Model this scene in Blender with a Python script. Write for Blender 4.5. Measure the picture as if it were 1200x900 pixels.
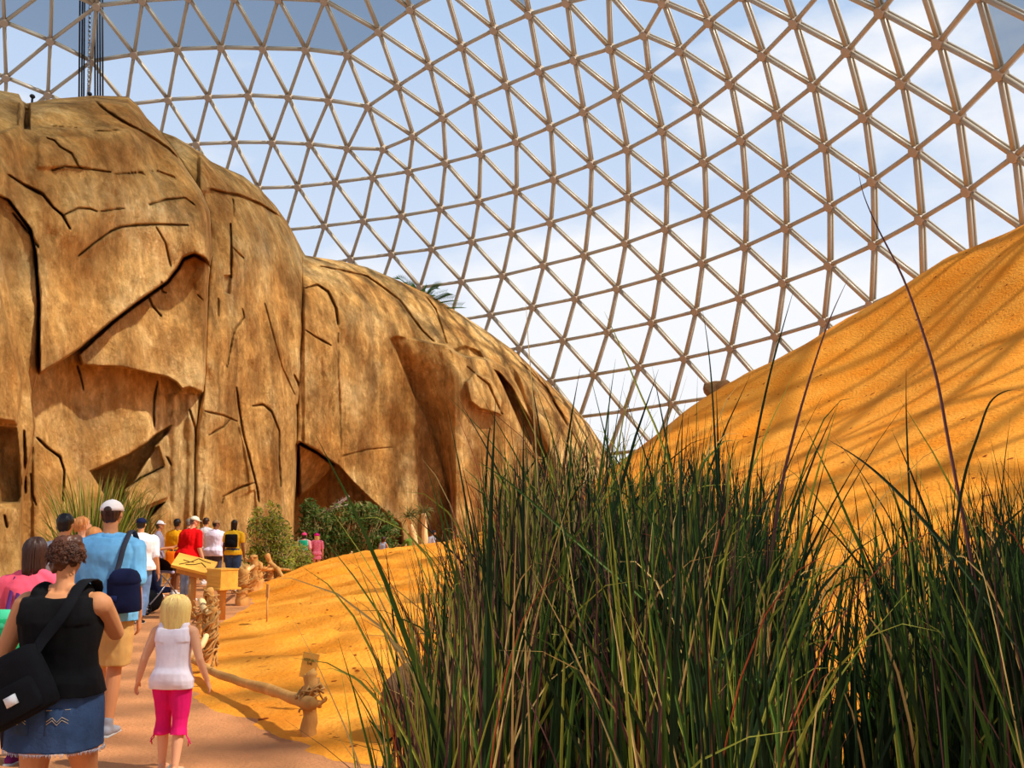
import bpy, math, random
import numpy as np
from mathutils import Vector, Matrix, noise
from math import sin, cos, pi, radians, sqrt

for _o in list(bpy.data.objects):
    bpy.data.objects.remove(_o)
SC = bpy.context.scene
COL = SC.collection
random.seed(7)

# ------------------------------------------------------------------ camera
FPX = 1162.6
CAM_H = 1.685
PITCH = math.atan(156 / FPX)
cam = bpy.data.cameras.new('camera')
cam.sensor_width = 36.0
cam.lens = 36.0 * FPX / 1200
cam.clip_end = 500
cam_ob = bpy.data.objects.new('camera', cam)
COL.objects.link(cam_ob)
cam_ob.location = (0, 0, CAM_H)
cam_ob.rotation_euler = (pi / 2 + PITCH, 0, 0)
SC.camera = cam_ob

# ------------------------------------------------------------------ light
SUN_DIR = Vector((0.62, -0.22, 0.86)).normalized()
sun = bpy.data.lights.new('sun', 'SUN')
sun.energy = 5.2
sun.angle = radians(1.7)
sun.color = (1.0, 0.93, 0.80)
sun_ob = bpy.data.objects.new('sun', sun)
COL.objects.link(sun_ob)
sun_ob.rotation_euler = SUN_DIR.to_track_quat('Z', 'Y').to_euler()
SC.view_settings.view_transform = 'Standard'
SC.view_settings.look = 'None'
SC.view_settings.gamma = 1
SC.view_settings.use_curve_mapping = False
SC.view_settings.exposure = 0.0

world = bpy.data.worlds.new('sky')
SC.world = world
world.use_nodes = True
wt = world.node_tree
wt.nodes.clear()
def wn(t, **k):
    n = wt.nodes.new(t)
    for a, b in k.items():
        setattr(n, a, b)
    return n
wo = wn('ShaderNodeOutputWorld'); bg = wn('ShaderNodeBackground')
tc = wn('ShaderNodeTexCoord'); sx = wn('ShaderNodeSeparateXYZ')
wt.links.new(tc.outputs['Generated'], sx.inputs[0])
gr = wn('ShaderNodeValToRGB')
gr.color_ramp.elements[0].position = 0.0
gr.color_ramp.elements[0].color = (0.90, 0.94, 1.0, 1)
gr.color_ramp.elements[1].position = 0.75
gr.color_ramp.elements[1].color = (0.34, 0.50, 0.76, 1)
e = gr.color_ramp.elements.new(0.28); e.color = (0.68, 0.79, 0.97, 1)
e = gr.color_ramp.elements.new(0.45); e.color = (0.52, 0.67, 0.90, 1)
wt.links.new(sx.outputs['Z'], gr.inputs[0])
mp = wn('ShaderNodeMapping'); mp.inputs['Scale'].default_value = (1.0, 1.0, 2.2)
mp.inputs['Location'].default_value = (0.35, 0.1, 0.15)
wt.links.new(tc.outputs['Generated'], mp.inputs[0])
nz = wn('ShaderNodeTexNoise'); nz.inputs['Scale'].default_value = 3.2
nz.inputs['Detail'].default_value = 7; nz.inputs['Roughness'].default_value = 0.52
wt.links.new(mp.outputs[0], nz.inputs['Vector'])
# cloud cover: heavier low down and to the right
ma = wn('ShaderNodeMath', operation='MULTIPLY_ADD'); ma.inputs[1].default_value = -0.80; ma.inputs[2].default_value = 0.27
wt.links.new(sx.outputs['Z'], ma.inputs[0])
mb_ = wn('ShaderNodeMath', operation='MULTIPLY_ADD'); mb_.inputs[1].default_value = 0.16
wt.links.new(sx.outputs['X'], mb_.inputs[0]); wt.links.new(ma.outputs[0], mb_.inputs[2])
mc = wn('ShaderNodeMath', operation='ADD')
wt.links.new(nz.outputs[0], mc.inputs[0]); wt.links.new(mb_.outputs[0], mc.inputs[1])
cr = wn('ShaderNodeValToRGB')
cr.color_ramp.elements[0].position = 0.47; cr.color_ramp.elements[1].position = 0.62
wt.links.new(mc.outputs[0], cr.inputs[0])
mx = wn('ShaderNodeMixRGB')
wt.links.new(cr.outputs[0], mx.inputs[0]); wt.links.new(gr.outputs[0], mx.inputs[1])
mx.inputs[2].default_value = (1.0, 1.0, 1.03, 1)
wt.links.new(mx.outputs[0], bg.inputs[0])
bg.inputs[1].default_value = 1.0
wt.links.new(bg.outputs[0], wo.inputs[0])

# ------------------------------------------------------------------ helpers
cP, sP = cos(PITCH), sin(PITCH)
def at(px, py, Y):
    """the world point at forward distance Y that this line of sight meets"""
    a = (px - 600) / FPX; b = (450 - py) / FPX
    d = (a, cP - b * sP, sP + b * cP)
    k = Y / d[1]
    return Vector((d[0] * k, Y, CAM_H + d[2] * k))
def atz(px, py, z=0.0):
    a = (px - 600) / FPX; b = (450 - py) / FPX
    d = (a, cP - b * sP, sP + b * cP)
    k = (z - CAM_H) / d[2]
    return Vector((d[0] * k, d[1] * k, z))

def lin(c):
    c = [x / 255 for x in c[:3]]
    return tuple(x / 12.92 if x <= 0.04045 else ((x + 0.055) / 1.055) ** 2.4 for x in c) + (1,)

MATS = {}
def mat(name, col, rough=0.8, noise_scale=0, noise_amt=0.25, bump=0.0, bscale=None, metal=0.0, spec=0.3, stretch=(1, 1, 1), col2=None, detail=5):
    if name in MATS:
        return MATS[name]
    m = bpy.data.materials.new(name)
    m.use_nodes = True
    nt = m.node_tree
    b = nt.nodes['Principled BSDF']
    b.inputs['Roughness'].default_value = rough
    b.inputs['Metallic'].default_value = metal
    b.inputs['Specular IOR Level'].default_value = spec
    col = tuple(col[:3]) + (1,)
    b.inputs['Base Color'].default_value = col
    if noise_scale:
        t = nt.nodes.new('ShaderNodeTexCoord'); mpn = nt.nodes.new('ShaderNodeMapping')
        mpn.inputs['Scale'].default_value = stretch
        nt.links.new(t.outputs['Object'], mpn.inputs[0])
        n = nt.nodes.new('ShaderNodeTexNoise'); n.inputs['Scale'].default_value = noise_scale
        n.inputs['Detail'].default_value = detail
        nt.links.new(mpn.outputs[0], n.inputs['Vector'])
        r = nt.nodes.new('ShaderNodeValToRGB')
        r.color_ramp.elements[0].position = 0.3; r.color_ramp.elements[1].position = 0.7
        if col2 is None:
            lo = tuple(x * (1 - noise_amt) for x in col[:3]) + (1,)
            hi = tuple(min(1, x * (1 + noise_amt)) for x in col[:3]) + (1,)
        else:
            lo, hi = tuple(col2[:3]) + (1,), col
        r.color_ramp.elements[0].color = lo; r.color_ramp.elements[1].color = hi
        nt.links.new(n.outputs[0], r.inputs[0]); nt.links.new(r.outputs[0], b.inputs['Base Color'])
        if bump:
            n2 = n
            if bscale:
                n2 = nt.nodes.new('ShaderNodeTexNoise'); n2.inputs['Scale'].default_value = bscale
                n2.inputs['Detail'].default_value = 4
                nt.links.new(mpn.outputs[0], n2.inputs['Vector'])
            bp = nt.nodes.new('ShaderNodeBump'); bp.inputs['Strength'].default_value = 1.0
            bp.inputs['Distance'].default_value = bump
            nt.links.new(n2.outputs[0], bp.inputs['Height']); nt.links.new(bp.outputs[0], b.inputs['Normal'])
    MATS[name] = m
    return m

def tag(o, label=None, cat=None, group=None, kind=None):
    if label: o['label'] = label
    if cat: o['category'] = cat
    if group: o['group'] = group
    if kind: o['kind'] = kind
    return o
def empty(name, loc=(0, 0, 0), rz=0, parent=None, **k):
    o = bpy.data.objects.new(name, None)
    COL.objects.link(o)
    o.location = loc; o.rotation_euler = (0, 0, rz)
    if parent: o.parent = parent
    tag(o, **k)
    return o

class MB:
    """collects vertices and faces for one mesh"""
    def __init__(self):
        self.v = []; self.f = []; self.m = []; self.cur = 0
    def add(self, vs, fs):
        o = len(self.v)
        self.v += [tuple(p) for p in vs]
        self.f += [tuple(i + o for i in q) for q in fs]
        self.m += [self.cur] * len(fs)
        return self
    def box(self, c, s, R=None):
        vs = []
        for x in (-1, 1):
            for y in (-1, 1):
                for z in (-1, 1):
                    p = Vector((x * s[0] / 2, y * s[1] / 2, z * s[2] / 2))
                    if R is not None: p = R @ p
                    vs.append(p + Vector(c))
        return self.add(vs, [(0, 1, 3, 2), (4, 6, 7, 5), (0, 4, 5, 1), (2, 3, 7, 6), (0, 2, 6, 4), (1, 5, 7, 3)])
    def loft(self, pts, rad, side=None, n=12, cap=True, square=0.0):
        """rings of (rx, ry) along pts; side = direction of rx"""
        pts = [Vector(p) for p in pts]
        N = len(pts)
        rr = [(r, r) if not isinstance(r, (tuple, list)) else r for r in rad]
        T = []
        for i in range(N):
            a = pts[max(0, i - 1)]; b = pts[min(N - 1, i + 1)]
            t = (b - a)
            T.append(t.normalized() if t.length > 1e-9 else Vector((0, 0, 1)))
        if cap:
            p0, t0, r0 = pts[0], T[0], rr[0]
            p1, t1, r1 = pts[-1], T[-1], rr[-1]
            k0, k1 = min(r0) * .8, min(r1) * .8
            pts = [p0 - t0 * k0 * .95, p0 - t0 * k0 * .6] + pts + [p1 + t1 * k1 * .6, p1 + t1 * k1 * .95]
            rr = [(r0[0] * .35, r0[1] * .35), (r0[0] * .8, r0[1] * .8)] + rr + [(r1[0] * .8, r1[1] * .8), (r1[0] * .35, r1[1] * .35)]
            T = [t0, t0] + T + [t1, t1]
        s = Vector(side) if side is not None else None
        vs = []; fs = []
        prev = None
        for i, (p, t, r) in enumerate(zip(pts, T, rr)):
            if s is not None:
                x = s - t * s.dot(t)
            else:
                x = prev - t * prev.dot(t) if prev is not None else t.orthogonal()
            if x.length < 1e-6: x = t.orthogonal()
            x.normalize(); prev = x
            y = t.cross(x)
            for k in range(n):
                a = 2 * pi * k / n
                ca, sa = cos(a), sin(a)
                if square:
                    q = (abs(ca) ** (2 + 6 * square) + abs(sa) ** (2 + 6 * square)) ** (-1 / (2 + 6 * square))
                    ca, sa = ca * q, sa * q
                vs.append(p + x * (r[0] * ca) + y * (r[1] * sa))
        M = len(pts)
        for i in range(M - 1):
            for k in range(n):
                fs.append((i * n + k, i * n + (k + 1) % n, (i + 1) * n + (k + 1) % n, (i + 1) * n + k))
        fs.append(tuple(range(n))[::-1]); fs.append(tuple((M - 1) * n + k for k in range(n)))
        return self.add(vs, fs)
    def tube(self, pts, r, n=6, r2=None):
        N = len(pts)
        if r2 is None: r2 = r
        return self.loft(pts, [r + (r2 - r) * i / max(1, N - 1) for i in range(N)], n=n, cap=False)
    def ell(self, c, r, n=14, m=10, R=None):
        vs = [Vector((0, 0, -1))]; fs = []
        for j in range(1, m):
            a = -pi / 2 + pi * j / m
            for k in range(n):
                b = 2 * pi * k / n
                vs.append(Vector((cos(a) * cos(b), cos(a) * sin(b), sin(a))))
        vs.append(Vector((0, 0, 1)))
        out = []
        for p in vs:
            q = Vector((p.x * r[0], p.y * r[1], p.z * r[2]))
            if R is not None: q = R @ q
            out.append(q + Vector(c))
        for k in range(n):
            fs.append((0, 1 + (k + 1) % n, 1 + k))
            fs.append((len(vs) - 1, 1 + (m - 2) * n + k, 1 + (m - 2) * n + (k + 1) % n))
        for j in range(m - 2):
            for k in range(n):
                fs.append((1 + j * n + k, 1 + j * n + (k + 1) % n, 1 + (j + 1) * n + (k + 1) % n, 1 + (j + 1) * n + k))
        return self.add(out, fs)
    def mesh(self, name):
        me = bpy.data.meshes.new(name)
        me.from_pydata(self.v, [], self.f)
        return me
    def build(self, name, mats, parent=None, smooth=True, loc=None, rz=None, **k):
        me = self.mesh(name)
        if not isinstance(mats, (list, tuple)): mats = [mats]
        for m_ in mats: me.materials.append(m_)
        if len(mats) > 1: me.polygons.foreach_set('material_index', self.m)
        if smooth: me.polygons.foreach_set('use_smooth', [True] * len(me.polygons))
        me.update()
        o = bpy.data.objects.new(name, me)
        COL.objects.link(o)
        if parent is not None: o.parent = parent
        if loc is not None: o.location = loc
        if rz is not None: o.rotation_euler = (0, 0, rz)
        tag(o, **k)
        return o

def remesh(mb, name, m, parent, voxel=0.008, smooth=2, fn=None, **k):
    """fuse the overlapping volumes of mb into one continuous surface"""
    me = mb.mesh('tmp'); o = bpy.data.objects.new('tmp', me); COL.objects.link(o)
    md = o.modifiers.new('r', 'REMESH'); md.mode = 'VOXEL'; md.voxel_size = voxel
    if smooth:
        sm = o.modifiers.new('s', 'SMOOTH'); sm.factor = 0.5; sm.iterations = smooth
    dg = bpy.context.evaluated_depsgraph_get()
    me2 = bpy.data.meshes.new_from_object(o.evaluated_get(dg))
    bpy.data.objects.remove(o); bpy.data.meshes.remove(me)
    me2.name = name
    me2.materials.clear(); me2.materials.append(m)
    if fn is not None:
        me2.update()
        n = len(me2.vertices)
        co = np.empty(n * 3, 'f'); me2.vertices.foreach_get('co', co); co = co.reshape(-1, 3)
        no = np.empty(n * 3, 'f'); me2.vertex_normals.foreach_get('vector', no); no = no.reshape(-1, 3)
        co = co + no * fn(co, no)[:, None]
        me2.vertices.foreach_set('co', co.ravel().astype('f'))
    me2.polygons.foreach_set('use_smooth', [True] * len(me2.polygons)); me2.update()
    r = bpy.data.objects.new(name, me2); COL.objects.link(r)
    if parent is not None: r.parent = parent
    tag(r, **k)
    return r

def interp(xs, ys, x):
    return float(np.interp(x, xs, ys))

# ------------------------------------------------------------------ dome
DC = np.array([-15.76, 24.38, -1.22]); DR = 35.05
NODES = """5,26 59,48 7,91 56,111 107,72 113,7 167,1 157,64 208,58 259,56 308,57 197,117 244,114 291,112 230,169 275,167 319,167 358,58 407,64 380,1 444,37 481,11 503,77 466,101 431,125 385,118 338,114 363,169 407,174 449,175 484,160 519,138 555,117 593,100 541,55 579,35 479,201 522,191 563,180 605,166 437,208 393,214 349,219 605,224 561,236 620,17 664,3 632,83 673,70 715,57 755,41 777,3 797,59 831,26 894,65 760,87 723,110 684,131 645,149 856,98 817,128 776,153 735,175 693,193 649,210 911,134 869,164 825,190 781,212 736,231 920,202 874,228 931,27 1032,14 993,60 1100,50 953,101 1057,97 1171,87 1013,137 1122,137 966,172 1072,177 1189,183 1023,212 1134,224 516,245 471,253 426,259 380,265 411,304 459,298 506,292 553,283 600,273 637,311 589,323 541,330 492,337 624,360 575,369 609,408 645,261 691,247 685,299 733,285 780,268 827,250 674,350 723,338 773,324 823,308 873,289 921,267 660,399 712,389 764,378 815,365 867,349 918,331 696,439 749,430 802,420 856,408 909,394 972,242 1079,257 1024,287 972,311 1021,357 965,377 1081,331 1140,305 1199,269 646,447 731,482 787,473"""
def ray_dir(px, py):
    a = (px - 600) / FPX; b = (450 - py) / FPX
    d = np.array([a, cP - b * sP, sP + b * cP]); return d / np.linalg.norm(d)
O0 = np.array([0, 0, CAM_H])
known = []
for s_ in NODES.split():
    px, py = map(float, s_.split(','))
    d = ray_dir(px, py); oc = O0 - DC; b = -d @ oc; t = b + sqrt(b * b - (oc @ oc - DR * DR))
    known.append((oc + d * t) / DR)
known = np.array(known)
nk0 = len(known)
LS = 0.070
def grow(K):
    """carry the lattice on past its edge, each missing strut straight through its node"""
    D = np.linalg.norm(K[:, None] - K[None], axis=2)
    cand = []
    for i in range(len(K)):
        nb = [j for j in range(len(K)) if j != i and D[i, j] < LS * 1.42]
        for j in nb:
            p = 2 * K[i] - K[j]; p /= np.linalg.norm(p)
            if np.linalg.norm(K - p, axis=1).min() > LS * 0.62: cand.append(p)
    out = []
    cand = np.array(cand); used = np.zeros(len(cand), bool)
    for i in range(len(cand)):
        if used[i]: continue
        m_ = (np.linalg.norm(cand - cand[i], axis=1) < LS * 0.55) & ~used
        used |= m_
        p = cand[m_].mean(0); out.append(p / np.linalg.norm(p))
    return np.vstack([K, out])
K = grow(known); K = grow(K)
# the rest of the dome: an even triangulated net relaxed against the part above
area = 4 * pi; NF = int(area / (LS * LS * 0.866) * 0.98)
gi = np.arange(NF) + 0.5
zf = 1 - 2 * gi / NF; phi = gi * pi * (1 + 5 ** .5)
F = np.stack([np.sqrt(1 - zf ** 2) * np.cos(phi), np.sqrt(1 - zf ** 2) * np.sin(phi), zf], 1)
F = F[F[:, 2] > -0.16]
dm = np.array([np.linalg.norm(K - p, axis=1).min() for p in F])
F = F[dm > LS * 0.8]
for it in range(14):
    A = np.vstack([K, F]); S = np.zeros_like(F)
    for i in range(len(F)):
        dv = F[i] - A; r_ = np.linalg.norm(dv, axis=1)
        q = (r_ < LS * 1.5) & (r_ > 1e-6)
        S[i] = (dv[q] / r_[q][:, None] * ((LS * 1.5 - r_[q])[:, None])).sum(0)
    F = F + S * 0.12; F /= np.linalg.norm(F, axis=1)[:, None]
PTS = np.vstack([K, F])
import bmesh
bm = bmesh.new()
for p in PTS: bm.verts.new(p)
bm.verts.ensure_lookup_table()
bm.verts.index_update()
bmesh.ops.convex_hull(bm, input=bm.verts)
tri = []; edges = set()
P3 = PTS * DR + DC
for f_ in bm.faces:
    ix = [v.index for v in f_.verts]
    if P3[ix][:, 2].max() < 0.3: continue
    el = max(np.linalg.norm(PTS[ix[a]] - PTS[ix[(a + 1) % 3]]) for a in range(3))
    if el > 0.17: continue
    tri.append(ix)
    for a in range(3): edges.add(tuple(sorted((ix[a], ix[(a + 1) % 3]))))
bm.free()
strut_m = mat('tan_painted_steel', lin((186, 174, 154)), 0.42, spec=0.5)
hub_m = mat('tan_hub_steel', lin((186, 168, 148)), 0.5)
def glassmat(name, tint, gl):
    m_ = bpy.data.materials.new(name); m_.use_nodes = True; nt = m_.node_tree; nt.nodes.clear()
    o_ = nt.nodes.new('ShaderNodeOutputMaterial'); t_ = nt.nodes.new('ShaderNodeBsdfTransparent')
    g_ = nt.nodes.new('ShaderNodeBsdfGlossy'); x_ = nt.nodes.new('ShaderNodeMixShader')
    t_.inputs[0].default_value = tint; g_.inputs['Roughness'].default_value = 0.08
    x_.inputs[0].default_value = gl
    nt.links.new(t_.outputs[0], x_.inputs[1]); nt.links.new(g_.outputs[0], x_.inputs[2]); nt.links.new(x_.outputs[0], o_.inputs[0])
    return m_
clear_m = glassmat('clear_acrylic', (0.96, 0.98, 1.0, 1), 0.02)
grey_m = glassmat('grey_tinted_acrylic', (0.42, 0.47, 0.52, 1), 0.03)
dome = empty('ceiling', tuple(DC), kind='structure')
dome['label'] = 'geodesic dome of tan struts and clear triangular panes over the whole hall'
def to_px(p):
    x, y, z = p[0], p[1], p[2] - CAM_H
    f = y * cP + z * sP; u = z * cP - y * sP
    return (600 + FPX * x / f, 450 - FPX * u / f, f) if f > 0.1 else (9999, 9999, -1)
def tinted(c):
    px, py, f = to_px(c)
    if f > 0 and -60 < px < 1260 and py > -60:
        lim = np.interp(px, [-60, 6, 59, 107, 157, 208, 308, 407, 444, 481, 530], [30, 27, 48, 72, 64, 58, 57, 63, 36, 11, -20])
        return py < lim or (px > 1142 and py < 78 - (1200 - px) * .4)
    return c[2] > 27.0
vw = []
for (a, b) in edges:
    m_ = (P3[a] + P3[b]) / 2
    px, py, f = to_px(m_)
    inside = -5 < px < 1205 and -5 < py < 560 and f > 0
    vw.append((0 if inside else 1, np.linalg.norm(m_ - O0), a, b))
vw.sort()
def strut_mesh(mb, a, b):
    A, B = Vector(P3[a]) - Vector(DC), Vector(P3[b]) - Vector(DC)
    n_ = (A + B).normalized()
    mb.tube([A, B], 0.092, n=8)
    # glazing bar that holds the panes, a little outside the tube
    c_ = (A + B) / 2 + n_ * 0.19; t_ = (B - A); L = t_.length; t_.normalize()
    R = Matrix((t_, n_.cross(t_), n_)).transposed()
    mb.box(c_, (L, 0.09, 0.07), R)
rest = MB()
for k, (q, d_, a, b) in enumerate(vw):
    if k < 100:
        s_ = MB(); strut_mesh(s_, a, b); s_.build('strut', strut_m, dome)
    else:
        strut_mesh(rest, a, b)
rest.build('strut', strut_m, dome, kind='stuff')
hubs = sorted({i for e_ in edges for i in e_}, key=lambda i: (0 if (lambda t: -5 < t[0] < 1205 and -5 < t[1] < 560 and t[2] > 0)(to_px(P3[i])) else 1, np.linalg.norm(P3[i] - O0)))
rest = MB()
for k, i in enumerate(hubs):
    p = Vector(P3[i]) - Vector(DC); n_ = p.normalized()
    s_ = MB() if k < 100 else rest
    s_.loft([p - n_ * 0.16, p - n_ * 0.13, p + n_ * 0.2], [0.17, 0.20, 0.20], n=12, cap=False)
    if k < 100: s_.build('hub', hub_m, dome, smooth=False)
rest.build('hub', hub_m, dome, smooth=False, kind='stuff')
g1, g2 = MB(), MB()
for ix in tri:
    c = P3[ix].mean(0)
    vs = [Vector(P3[i]) - Vector(DC) + (Vector(P3[i]) - Vector(DC)).normalized() * 0.25 for i in ix]
    (g2 if tinted(c) else g1).add(vs, [(0, 1, 2)])
g1.build('glazing', clear_m, dome, smooth=False)
g2.build('tinted_glazing', grey_m, dome, smooth=False, label='grey tinted glazing')

# ------------------------------------------------------------------ rock cliff
def sdf(poly, X, Y):
    """signed distance in px, positive inside"""
    P = np.array(poly, float); d = np.full(X.shape, 1e9); ins = np.zeros(X.shape, bool)
    for i in range(len(P)):
        a = P[i]; b = P[(i + 1) % len(P)]
        ex, ey = b - a; wx, wy = X - a[0], Y - a[1]
        t = np.clip((wx * ex + wy * ey) / (ex * ex + ey * ey + 1e-9), 0, 1)
        d = np.minimum(d, np.hypot(wx - ex * t, wy - ey * t))
        c = ((a[1] > Y) != (b[1] > Y)) & (X < (b[0] - a[0]) * (Y - a[1]) / (b[1] - a[1] + 1e-12) + a[0])
        ins ^= c
    return np.where(ins, d, -d)
def dline(pl, X, Y):
    P = np.array(pl, float); d = np.full(X.shape, 1e9); tt = np.zeros(X.shape); L = 0
    seg = np.hypot(*(P[1:] - P[:-1]).T); tot = seg.sum()
    for i in range(len(P) - 1):
        a = P[i]; b = P[i + 1]; ex, ey = b - a; wx, wy = X - a[0], Y - a[1]
        t = np.clip((wx * ex + wy * ey) / (ex * ex + ey * ey + 1e-9), 0, 1)
        q = np.hypot(wx - ex * t, wy - ey * t)
        tt = np.where(q < d, (L + t * seg[i]) / tot, tt); d = np.minimum(d, q); L += seg[i]
    return d, tt
def vnoise(X, Y, Z, seed=0):
    """smooth value noise"""
    def h(i, j, k):
        n = (i * 374761393 + j * 668265263 + k * 2147483647 + seed * 1274126177) & 0xffffffff
        n = ((n ^ (n >> 13)) * 1274126177) & 0xffffffff
        return ((n ^ (n >> 16)) & 0xffff) / 65535.0
    xi, yi, zi = np.floor(X).astype(np.int64), np.floor(Y).astype(np.int64), np.floor(Z).astype(np.int64)
    fx, fy, fz = X - xi, Y - yi, Z - zi
    fx, fy, fz = [t * t * (3 - 2 * t) for t in (fx, fy, fz)]
    r = 0
    for a in (0, 1):
        for b in (0, 1):
            for c in (0, 1):
                r = r + h(xi + a, yi + b, zi + c) * (fx if a else 1 - fx) * (fy if b else 1 - fy) * (fz if c else 1 - fz)
    return r * 2 - 1
def fbm(X, Y, Z, oct=4, seed=0):
    r = 0; a = 1
    for o in range(oct):
        r = r + a * vnoise(X * 2 ** o, Y * 2 ** o, Z * 2 ** o, seed + o); a *= .5
    return r
def sst(x): x = np.clip(x, 0, 1); return x * x * (3 - 2 * x)

def rockmat(name, c1, c2, c3, dark):
    m_ = bpy.data.materials.new(name); m_.use_nodes = True; nt = m_.node_tree
    b = nt.nodes['Principled BSDF']; b.inputs['Roughness'].default_value = 0.85; b.inputs['Specular IOR Level'].default_value = 0.15
    L = nt.links.new
    t = nt.nodes.new('ShaderNodeTexCoord')
    def nz_(scale, st, det=6, rough=.6):
        mp_ = nt.nodes.new('ShaderNodeMapping'); mp_.inputs['Scale'].default_value = st
        L(t.outputs['Object'], mp_.inputs[0]); n = nt.nodes.new('ShaderNodeTexNoise')
        n.inputs['Scale'].default_value = scale; n.inputs['Detail'].default_value = det; n.inputs['Roughness'].default_value = rough
        L(mp_.outputs[0], n.inputs['Vector']); return n
    a = nz_(0.35, (1, 1, 1)); r = nt.nodes.new('ShaderNodeValToRGB')
    r.color_ramp.elements[0].position = .34; r.color_ramp.elements[0].color = c1
    r.color_ramp.elements[1].position = .66; r.color_ramp.elements[1].color = c3
    e = r.color_ramp.elements.new(.5); e.color = c2
    L(a.outputs[0], r.inputs[0])
    s = nz_(1.6, (1, 1, .12), 5); r2 = nt.nodes.new('ShaderNodeValToRGB')
    r2.color_ramp.elements[0].position = .38; r2.color_ramp.elements[0].color = (.62, .55, .5, 1)
    r2.color_ramp.elements[1].position = .62; r2.color_ramp.elements[1].color = (1.1, 1.08, 1.05, 1)
    L(s.outputs[0], r2.inputs[0])
    m1 = nt.nodes.new('ShaderNodeMixRGB'); m1.blend_type = 'MULTIPLY'; m1.inputs[0].default_value = .75
    L(r.outputs[0], m1.inputs[1]); L(r2.outputs[0], m1.inputs[2])
    g = nz_(3.2, (1, 1, .8), 8, .7); r3 = nt.nodes.new('ShaderNodeValToRGB')
    r3.color_ramp.elements[0].position = .36; r3.color_ramp.elements[0].color = dark
    r3.color_ramp.elements[1].position = .56; r3.color_ramp.elements[1].color = (1.1, 1.1, 1.1, 1)
    L(g.outputs[0], r3.inputs[0])
    m2 = nt.nodes.new('ShaderNodeMixRGB'); m2.blend_type = 'MULTIPLY'; m2.inputs[0].default_value = .65
    L(m1.outputs[0], m2.inputs[1]); L(r3.outputs[0], m2.inputs[2])
    k = nz_(.9, (1, 1, .5), 7, .75); r4 = nt.nodes.new('ShaderNodeValToRGB')
    r4.color_ramp.elements[0].position = .50; r4.color_ramp.elements[0].color = (1, 1, 1, 1)
    r4.color_ramp.elements[1].position = .66; r4.color_ramp.elements[1].color = (.50, .50, .46, 1)
    L(k.outputs[0], r4.inputs[0])
    m3 = nt.nodes.new('ShaderNodeMixRGB'); m3.blend_type = 'MULTIPLY'; m3.inputs[0].default_value = .7
    L(m2.outputs[0], m3.inputs[1]); L(r4.outputs[0], m3.inputs[2])
    w_ = nz_(5.5, (1, 1, .6), 6, .6); r5 = nt.nodes.new('ShaderNodeValToRGB')
    r5.color_ramp.elements[0].position = .52; r5.color_ramp.elements[0].color = (1, 1, 1, 1)
    r5.color_ramp.elements[1].position = .68; r5.color_ramp.elements[1].color = (1.35, 1.5, 1.8, 1)
    L(w_.outputs[0], r5.inputs[0])
    m4 = nt.nodes.new('ShaderNodeMixRGB'); m4.blend_type = 'MULTIPLY'; m4.inputs[0].default_value = .8
    L(m3.outputs[0], m4.inputs[1]); L(r5.outputs[0], m4.inputs[2]); L(m4.outputs[0], b.inputs['Base Color'])
    f = nz_(2.6, (1, 1, .7), 10, .72)
    bp = nt.nodes.new('ShaderNodeBump'); bp.inputs['Strength'].default_value = 1; bp.inputs['Distance'].default_value = .24
    L(f.outputs[0], bp.inputs['Height']); L(bp.outputs[0], b.inputs['Normal'])
    return m_
rock_m = rockmat('sandstone', (.54, .245, .055, 1), (.72, .40, .12, 1), (.86, .58, .24, 1), (.52, .47, .38, 1))

# depth of the cliff along each line of sight
DX = [-160, 0, 120, 240, 300, 350, 420, 500, 600, 700, 760]
DB = [19.5, 21.5, 24.6, 27.6, 30.8, 33.4, 36.5, 39.8, 43.3, 46.5, 47.0]
TX = [-160, -40, 0, 22, 26, 31, 38, 60, 110, 150, 162, 172, 188, 205, 235, 247, 262, 285, 305, 322, 335, 346, 357, 375, 400, 430, 470, 505, 540, 575, 605, 640, 670, 690, 705, 722, 760]
TY = [100, 103, 106, 110, 118, 121, 120, 116, 112, 113, 124, 138, 154, 160, 178, 189, 196, 206, 222, 240, 258, 277, 299, 302, 306, 313, 330, 346, 368, 391, 413, 446, 474, 497, 520, 560, 640]
def paint(h, X, Y, poly, val, soft=2.5, gx=0, gy=0):
    s = sdf(poly, X, Y); m_ = sst(s / soft)
    cx = np.mean([p[0] for p in poly]); cy = np.mean([p[1] for p in poly])
    return h * (1 - m_) + (val + gx * (X - cx) + gy * (Y - cy)) * m_
def crack(h, X, Y, pl, depth=.35, w=1.6):
    d, t = dline(pl, X, Y)
    ww = (w + .5) * (0.45 + 0.55 * np.sin(np.clip(t, 0, 1) * pi) ** .5) * (0.9 + .25 * vnoise(X * .12, Y * .12, X * 0, 5))
    return h - depth * sst(1 - d / np.maximum(ww, .3))
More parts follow.
